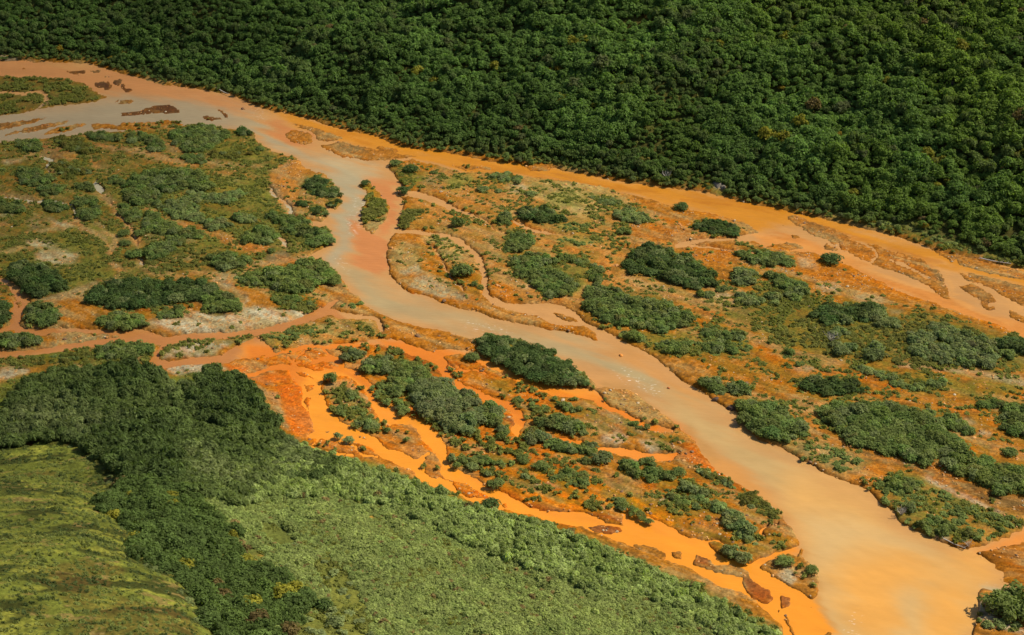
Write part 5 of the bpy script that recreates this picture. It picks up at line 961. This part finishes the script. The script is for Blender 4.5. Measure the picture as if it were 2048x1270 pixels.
def wood_tint(x, y, px, py, n, r):
    b = fbm(x / 9, y / 9, 3, 3)[:, None]
    t = TINT['dark'] * .9 * (1 - b) + TINT['mid'] * b
    sg = look(sage_m, px, py)[:, None]; dk = look(dark_m, px, py)[:, None]
    t = t * (1 - dk * .85) + TINT['dark'] * .92 * dk * .85
    g = sg * (.4 + .6 * sstep(.4, .6, fbm(x / 4, y / 4, 5, 2)))[:, None]; t = t * (1 - g) + TINT['sage'] * .85 * g
    return t * r.uniform(.8, 1.2, n)[:, None]
x, y, z, s, t, c_, px, py = belt('w', None, WOOD, 1.55, 31, 1.3, wood_tint, 5, (.9, 1.3), avoid=pool, hgt=1.4)
pale = c_.max(1) > .095
s = s * (1 + .12 * look(dark_m, px, py)); t = t * (1 + .25 * look(dark_m, px, py))
scatter('willow_wood', LIB['wispy'], np.stack([x, y, z], 1), s, t, c_, count=5)
def belt_tint(x, y, px, py, n, r):
    b = fbm(x / 7, y / 7, 3, 3)[:, None]
    t = TINT['dark'] * (.95 - b * .3) + TINT['fresh'] * b * .35
    u = r.random(n); t = np.where((u < .04)[:, None], TINT['brown'], t); t = np.where((u > .965)[:, None], TINT['lime'], t)
    return t * r.uniform(.8, 1.2, n)[:, None]
x, y, z, s, t, c_, px, py = belt('b', None, BELT, 1.75, 33, 1.35, belt_tint, 6, (.85, 1.2), hgt=1.0)
vis = (px > 0) & (px < 2048) & (py < 1270)
pick = np.argsort(-np.where(vis, py, 0))[:170]
for i in pick:
    lab = 'dark round shrub in the belt beside the grassy knoll, ' + ('upper part' if py[i] < 1080 else ('middle part' if py[i] < 1180 else 'lowest part'))
    shrub('knoll_alder', 'shrub', lab, lab, x[i], y[i], z[i], s[i], t[i], c_[i], 'alder', 7000 + int(i), dense=True)
m_ = np.ones(len(x), bool); m_[pick] = False
scatter('knoll_thicket', LIB['alder'], np.stack([x, y, z], 1)[m_], s[m_], t[m_], c_[m_])
def upper_tint(x, y, px, py, n, r):
    b = fbm(x / 6, y / 6, 2, 3)[:, None]
    t = TINT['green'] * (1.1 - b) + TINT['sage'] * b * 1.1
    u = r.random(n); t = np.where((u < .12)[:, None], TINT['sage'] * 1.3, t); t = np.where((u > .985)[:, None], TINT['brown'] * 1.2, t)
    return 1.2 * t * r.uniform(.8, 1.2, n)[:, None]
x, y, z, s, t, c_, px, py = belt('u', None, UPPER, 1.12, 35, .86, upper_tint, 5, (.9, 1.5), hgt=.8)
scatter('creekside_scrub', LIB['wispy'], np.stack([x, y, z], 1), s, t, c_, count=5)
def low_tint(x, y, px, py, n, r):
    b = fbm(x / 11, y / 11, 2, 3)[:, None]; b2 = sstep(.5, .7, fbm(x / 4, y / 4, 6, 3))[:, None]
    t = TINT['low'] * (.95 - .5 * b) + TINT['pale'] * .35 * b
    t = t * (1 - b2 * .6) + TINT['mid'] * b2 * .6
    u = r.random(n); t = np.where((u < .03)[:, None], TINT['brown'] * 1.2, t)
    return 1.25 * t * r.uniform(.75, 1.25, n)[:, None]
x, y, z, s, t, c_, px, py = belt('l', None, SCRUB, .53, 37, .48, low_tint, 6, (.8, 1.5), hgt=.4, lift=.42, avoid=clearing)
g_ = fbm(x / 3.2, y / 3.2, 5, 3); k = g_ > .0
s = s * (.85 + .75 * sstep(.4, .7, g_))
scatter('dwarf_willow', LIB['low'], np.stack([x, y, z], 1)[k], s[k], t[k], c_[k])
x, y, z, s, t, c_, px, py = belt('ke', None, ['P 130,878 190,900 240,950 250,1000 285,1070 320,1110 375,1140 415,1195 445,1270 470,1400 440,1400 410,1280 370,1205 330,1160 280,1130 245,1080 235,1030 180,1010 215,980 200,940 160,905 100,890'], 1.1, 41, .55, lambda x, y, px, py, n, r: np.where((r.random(n) < .5)[:, None], TINT['olive'], TINT['pale'] * .8) * r.uniform(.7, 1.1, n)[:, None], 6, (.6, 1.0), hgt=.3, lift=.42, thin=.45)
scatter('knoll_edge_scrub', LIB['low'], np.stack([x, y, z], 1), s, t, c_)
x, y, z, s, t, c_, px, py = belt('lc', None, ['P 560,1070 640,1110 700,1150 728,1210 745,1290 780,1600 540,1600 560,1290 600,1250 640,1225'], 2.2, 39, .75, lambda x, y, px, py, n, r: TINT['sage'] * r.uniform(.7, 1.1, n)[:, None], 6, (.7, 1.1), hgt=.4, thin=.4)
scatter('clearing_scrub', LIB['low'], np.stack([x, y, z], 1), s, t, c_)

LOWS = [(.75, 'olive', .95, ['E 95,390 150,372 212,420 226,490 160,540 72,560 82,460', 'E 342,480 420,452 486,456 440,510 370,560 330,608 288,600 292,560']),
        (.6, 'sage', .6, ['E 560,350 620,300 720,290 740,335 640,385 560,392', 'E 1110,410 1280,400 1400,420 1350,490 1200,470']), (.7, 'green', .55, ['E 230,260 300,270 420,290 490,320 440,368 320,358', 'E 1200,600 1300,578 1405,592 1375,622 1210,628', 'E 1210,660 1490,658 1470,690 1350,715 1240,705', 'G 640,700 1120,650 1180,740 900,780 660,756']),
        (.7, 'green', .45, ['K 1145,412 1250,355 1445,355 1598,442 1790,540 2030,595 2015,655 1880,715 1700,718 1485,690 1335,600 1205,475', 'H 640,870 750,860 900,870 1030,920 1120,960 1010,1020 890,1000 770,950']),
        (.7, 'olive', .5, ['C 700,400 1000,420 1240,380 1300,300 1100,300 900,340', 'A 1230,780 1500,780 1580,850 1560,900 1400,900 1280,840', 'A 1240,545 1490,590 1600,640 1480,655 1250,625', 'H 720,110 1090,160 1480,80 1860,220 2040,340 1600,400 1250,400 1000,350 800,290 520,250', 'G 1180,340 1370,390 1510,430 1550,500 1300,485 1210,425']),
        (.6, 'green', .5, ['I 640,510 780,500 850,580 925,625 870,650 740,596 655,556', 'I 860,400 980,345 1095,420 1050,555 985,515 905,490', 'J 370,150 480,170 600,230 560,250 430,230', 'J 1450,585 1640,660 1720,720 1620,690 1500,630', 'J 820,1180 860,1150 900,1160', 'I 640,30 560,60 430,110 380,100 600,40', 'I 150,100 350,85 340,70 560,50 620,60 380,120', 'D 670,310 800,310 790,345 680,350']),
        (.7, 'low', .7, ['F 1110,440 1230,420 1420,480 1560,560 1800,630 2048,700 2300,760 2300,740 2048,670 1800,600 1550,520 1400,460'])]
LOWS += [(.62, ['mid', 'green', 'olive', 'pale'][_q], .6, [z_ for k_, row_ in enumerate(THICKETS) if k_ % 4 == _q for z_ in row_[3].split('|')]) for _q in range(4)]
lx = []
for i, (r_, tn, th_, shp) in enumerate(LOWS):
    x, y, z, s, t, c_, px, py = belt('lo', None, shp, r_ * 1.25, 60 + i, r_, lambda x, y, px, py, n, r: TINT[tn] * r.uniform(.75, 1.2, n)[:, None], 6, (.7, 1.2), hgt=.3, lift=.3, thin=th_)
    k = (look(wet1, px, py) < .3) & (fbm(x / 3, y / 3, 5, 3) > .42 - .2 * (th_ > .9)); lx.append([q[k] for q in (x, y, z, s, t, c_)])
x, y, z, s, t, c_ = [np.concatenate([q[i] for q in lx]) for i in range(6)]
scatter('low_bar_scrub', LIB['low'], np.stack([x, y, z], 1), s, t, c_)

# ------------------------------------------------------------------ grass and herbs wherever the turf is thick
gxx, gyy = np.meshgrid(np.arange(-190, 200, .62), np.arange(118, 480, .62))
gxx = gxx + rng.uniform(-.3, .3, gxx.shape); gyy = gyy + rng.uniform(-.3, .3, gyy.shape)
gxx, gyy = gxx.ravel(), gyy.ravel(); gzz = ground(gxx, gyy); px, py = survey(gxx, gyy, gzz)
k = (px > -150) & (px < 2200) & (py > 100) & (py < 1380)
gxx, gyy, gzz, px, py = [q[k] for q in (gxx, gyy, gzz, px, py)]
dens = np.maximum(look(TUFT, px, py), look(MOSS, px, py) * sstep(.45, .62, fbm((gxx * math.cos(fa) + gyy * math.sin(fa)) / 6, (-gxx * math.sin(fa) + gyy * math.cos(fa)) / 1.5, 1, 4)) * .9) * (look(wet1, px, py) < .15) * sstep(.36, .58, fbm(gxx / 3.5, gyy / 3.5, 4, 3))
dens = np.where(look(ISKNOLL, px, py) > .4, .5, dens)
dens = np.where((gzz > .8) & (look(ISKNOLL, px, py) < .4), dens * .5, dens)
k = rng.random(len(dens)) < dens
gxx, gyy, gzz, px, py = [q[k] for q in (gxx, gyy, gzz, px, py)]; n = len(gxx)
b = fbm(gxx / 8, gyy / 8, 1, 3)[:, None]
kn_ = (look(ISKNOLL, px, py) > .4)[:, None]
tt = TINT['olive'] * (1.1 - .4 * b) + TINT['green'] * .45 * b
kb1, kb2 = knoll_bands(gxx, gyy)
kd = sstep(.45, .60, kb1)[:, None]; kl = (sstep(.52, .66, kb2) * .8)[:, None]
kt = np.array([.20, .23, .058]) * (1 - kd) + np.array([.095, .125, .036]) * kd; kt = kt * (1 - kl) + np.array([.30, .31, .075]) * kl  # darker tufts repeat the fold shading painted on the knoll
tt = np.where(kn_, kt, tt) * rng.uniform(.85, 1.15, n)[:, None]
scatter('meadow_grass', LIB['tuft'], np.stack([gxx, gyy, gzz + .4], 1), rng.uniform(.3, .75, n) * np.where(kn_[:, 0], .62, 1), rng.uniform(.5, 1.0, n), tt, count=4)
print('tufts', n, 'willow', nW, 'rest', len(rest))
# ------------------------------------------------------------------ loose stones on the gravel, boulders, dead wood
def stone_mesh(name, seed):
    r = np.random.default_rng(seed)
    vs = [(0, 0, .62 * r.uniform(.8, 1.2))]; rings = 2; sides = 6
    for ri, (rad_, zz) in enumerate(((.62, .42), (1.0, -.05))):
        for k in range(sides):
            a = 6.283 * (k + .5 * ri) / sides; q = rad_ * r.uniform(.78, 1.2); vs.append((math.cos(a) * q, math.sin(a) * q * .8, zz * r.uniform(.8, 1.15)))
    fs = [(0, 1 + k, 1 + (k + 1) % sides) for k in range(sides)]
    for k in range(sides):
        a, b, c0, d = 1 + k, 1 + (k + 1) % sides, 1 + sides + (k + 1) % sides, 1 + sides + k
        fs += [(a, d, b), (b, d, c0)]
    me = bpy.data.meshes.new(name); me.from_pydata(vs, [], fs)
    a = me.attributes.new('leaf_shade', 'FLOAT', 'POINT'); a.data.foreach_set('value', np.ones(len(vs), np.float32))
    me.materials.append(M_STONE); return me
M_STONE = bpy.data.materials.new('iron-stained stone'); nt, N, L = nodes(M_STONE)
_o = N.new('ShaderNodeOutputMaterial'); _b = N.new('ShaderNodeBsdfPrincipled'); _t = N.new('ShaderNodeAttribute'); _t.attribute_type = 'INSTANCER'; _t.attribute_name = 'leaf_tint'
_n2 = N.new('ShaderNodeTexNoise'); _n2.inputs['Scale'].default_value = 2.5; _tc = N.new('ShaderNodeTexCoord'); L.new(_tc.outputs['Object'], _n2.inputs['Vector'])
_mr = N.new('ShaderNodeMapRange'); _mr.inputs[3].default_value = .6; _mr.inputs[4].default_value = 1.3; L.new(_n2.outputs['Fac'], _mr.inputs[0])
_sc = N.new('ShaderNodeVectorMath'); _sc.operation = 'SCALE'; L.new(_t.outputs['Vector'], _sc.inputs[0]); L.new(_mr.outputs[0], _sc.inputs['Scale'])
L.new(_sc.outputs[0], _b.inputs['Base Color']); _b.inputs['Roughness'].default_value = .8; L.new(_b.outputs[0], _o.inputs[0])
STONES = [stone_mesh('stone', 400 + i) for i in range(5)]
x = rng.uniform(-190, 190, 190000); y = rng.uniform(150, 460, 190000); px, py = survey(x, y, 0)
dens = look(STONE, px, py) * (ground(x, y) < .3) * sstep(.40, .66, fbm(x / 3, y / 3, 6, 4)) * 1.6
w_ = look(wet1, px, py)
dens = np.where(w_ > .7, 0, dens)
k = (rng.random(len(x)) < dens) & (px > -100) & (px < 2150)
x, y, px, py = x[k], y[k], px[k], py[k]; n = len(x)
wv = look(wet1, px, py); w2v = look(wet2, px, py); lo = look(low1, px, py)
zz = np.where(wv > .5, -.1, (.5 - wv) * (0.25 + 0.75 * (1 - lo) * (1 - w2v)))
s_ = np.exp(rng.normal(-1.9, .45, n))
pal = np.array([lin('#C58A48'), lin('#B9A17A'), lin('#D09A58'), lin('#7A5A3A'), lin('#C9B694')])
scatter('river_stones', library('stone shapes', STONES), np.stack([x, y, zz + .0], 1), s_, rng.uniform(.6, 1.1, n), pal[rng.choice(5, n, p=[.38, .16, .22, .22, .02])], count=5)

def boulder(label, px, py, r, col, group=None):
    X, Y, Z = onground([px], [py])
    o = bpy.data.objects.new('boulder', STONES[int(px) % 5].copy()); COL.objects.link(o)
    b_ = o.data
    o.location = (X[0], Y[0], Z[0] + .1); o.scale = (r, r * .9, r * .85); o.rotation_euler = (0, 0, px % 6.28)
    o['leaf_tint'] = [float(q) for q in lin(col)]; o['label'] = label; o['category'] = 'boulder'
    if group: o['group'] = group
for q in [('orange boulder standing in the main river below the widest thicket', 1242, 712, .55, '#D98A35'), ('pale boulder in the dark wet channel, left of two', 1953, 989, .5, '#D9A868'), ('pale boulder in the dark wet channel, right of two', 1981, 989, .5, '#D9A868'),
          ('small rusty boulder in the main river above the brown gravel bar', 1337, 778, .35, '#B5652E'), ('dark mud-covered boulder at the right river edge, upper of two', 1432, 803, 1.1, '#4A3524'), ('dark mud-covered boulder at the right river edge, lower of two', 1463, 822, 1.2, '#4A3524'),
          ('brown boulder breaking the water near the far bank at upper left', 485, 218, .8, '#6B4526'), ('grey rock outcrop block at the foot of the dark alder wood', 1436, 372, 2.0, '#6E6658'), ('grey rock outcrop slab beside the block at the wood foot', 1446, 380, 1.4, '#7A7060'),
          ('pale stone on orange soil right of the largest thicket', 1990, 915, .4, '#E0B070'), ('pale boulder on the gravel near the dark wet channel', 1738, 911, .4, '#D9B080')]:
    boulder(*q)
DEADM = [stem_mesh('dead branches', 500 + i, 11, 1.0, M_DEAD, 4, .035) for i in range(3)]
def dead(name, cat, label, px, py, r, mesh=None, rot=(0, 0, 0), scale=None, mat=None):
    X, Y, Z = onground([px], [py]); o = bpy.data.objects.new(name, mesh or DEADM[int(px) % 3]); COL.objects.link(o)
    o.location = (X[0], Y[0], Z[0] + .35); o.rotation_euler = rot; o.scale = scale or (r, r, r * .9); o['label'] = label; o['category'] = cat
dead('dead_shrub', 'dead shrub', 'bleached bare shrub in the right meadow between grey willows', 1662, 690, 2.2)
dead('dead_shrub', 'dead shrub', 'bare reddish-grey shrub at the foot of the far alder wood', 1334, 362, 2.4)
dead('dead_shrub', 'dead shrub', 'small bare shrub at the mouth of the lower right side stream', 1936, 1096, 1.2)
dead('dead_shrub', 'dead shrub', 'bare grey twigs on the cut bank, lower right', 1802, 1036, 1.6)
def log_mesh(name, seed, L_):
    r = np.random.default_rng(seed); vs, fs = [], []
    p = np.array([0, 0, .15]); d = np.array([1, 0, 0.0]); w = .16
    for i in range(4):
        q = p + d * L_ / 4 + r.normal(size=3) * np.array([0, .12, .05]); rod(vs, fs, p, q, w, w * .85, 7); p = q; w *= .85
    for i in range(5):
        g = np.array([L_ * r.uniform(.4, 1), 0, .15]); rod(vs, fs, g, g + np.array([.5, r.normal() * .6, abs(r.normal()) * .4]), .06, .02, 4)
    for i in range(5): rod(vs, fs, (0, 0, .15), (-.35, r.normal() * .35, .15 + r.normal() * .3), .07, .02, 4)
    me = bpy.data.meshes.new(name); me.from_pydata(vs, [], fs); me.materials.append(M_DEAD); return me
LOG = [log_mesh('driftwood', 600 + i, 5.0 + i) for i in range(3)]
dead('driftwood_log', 'log', 'pale driftwood log stranded along the lower right cut bank', 1885, 1086, 1, LOG[0], (0, 0, -.75), (.8, .7, .6))
dead('driftwood_log', 'log', 'bleached fallen trunk leaning into the water at the upper left far bank', 436, 182, 1, LOG[1], (0, 0, -.9), (1.1, 1, 1))
dead('driftwood_log', 'log', 'thin drift log on the far bank rim at the right edge', 1960, 522, 1, LOG[2], (0, 0, -.5), (1, 1, 1))
# ------------------------------------------------------------------ the fair-weather cloud whose soft shade lies over the left of the valley
def cloud(cx, cy, rx, ry, ang, thick, tau, alt=760.0):
    n = 56
    g = np.linspace(-1, 1, n); X, Y = np.meshgrid(g, g)
    q = X * X + Y * Y; t = np.clip(1 - q, 0, 1) ** 1.5 * (.55 + .9 * fbm(X * 2.4 + 5, Y * 2.4 + 9, 3, 4)) * thick
    ca, sa = math.cos(ang), math.sin(ang)
    ox = cx + sun_dir[0] / sun_dir[2] * alt; oy = cy + sun_dir[1] / sun_dir[2] * alt
    x = ox + X * rx * ca - Y * ry * sa; y = oy + X * rx * sa + Y * ry * ca
    keep = q < .985
    ids = -np.ones((n, n), int); ids[keep] = np.arange(keep.sum()); m = keep.sum()
    v = np.concatenate([np.stack([x, y, alt + t * .65 + .02], -1)[keep], np.stack([x, y, alt - t * .35 - .02], -1)[keep]])
    F = []; E = {}
    for j in range(n - 1):
        for i in range(n - 1):
            a, b, c0, d = ids[j, i], ids[j, i + 1], ids[j + 1, i + 1], ids[j + 1, i]
            if min(a, b, c0, d) < 0: continue
            F += [(a, b, c0, d), (d + m, c0 + m, b + m, a + m)]
            for e in ((a, b), (b, c0), (c0, d), (d, a)):
                if (e[1], e[0]) in E: del E[(e[1], e[0])]
                else: E[e] = 1
    for a, b in E: F.append((b, a, a + m, b + m))
    me = bpy.data.meshes.new('cloud'); me.from_pydata(v.tolist(), [], [tuple(int(k) for k in f) for f in F])
    mt = bpy.data.materials.new('cloud vapour'); nt, N, L = nodes(mt)
    o_ = N.new('ShaderNodeOutputMaterial'); vs = N.new('ShaderNodeVolumeScatter'); vs.inputs['Color'].default_value = (1, 1, 1, 1)
    vs.inputs['Density'].default_value = tau / thick; vs.inputs['Anisotropy'].default_value = .6
    L.new(vs.outputs[0], o_.inputs['Volume']); me.materials.append(mt)
    o = bpy.data.objects.new('cloud', me); COL.objects.link(o); o['kind'] = 'stuff'
cloud(-205, 350, 165, 330, math.radians(8), 60.0, .62)
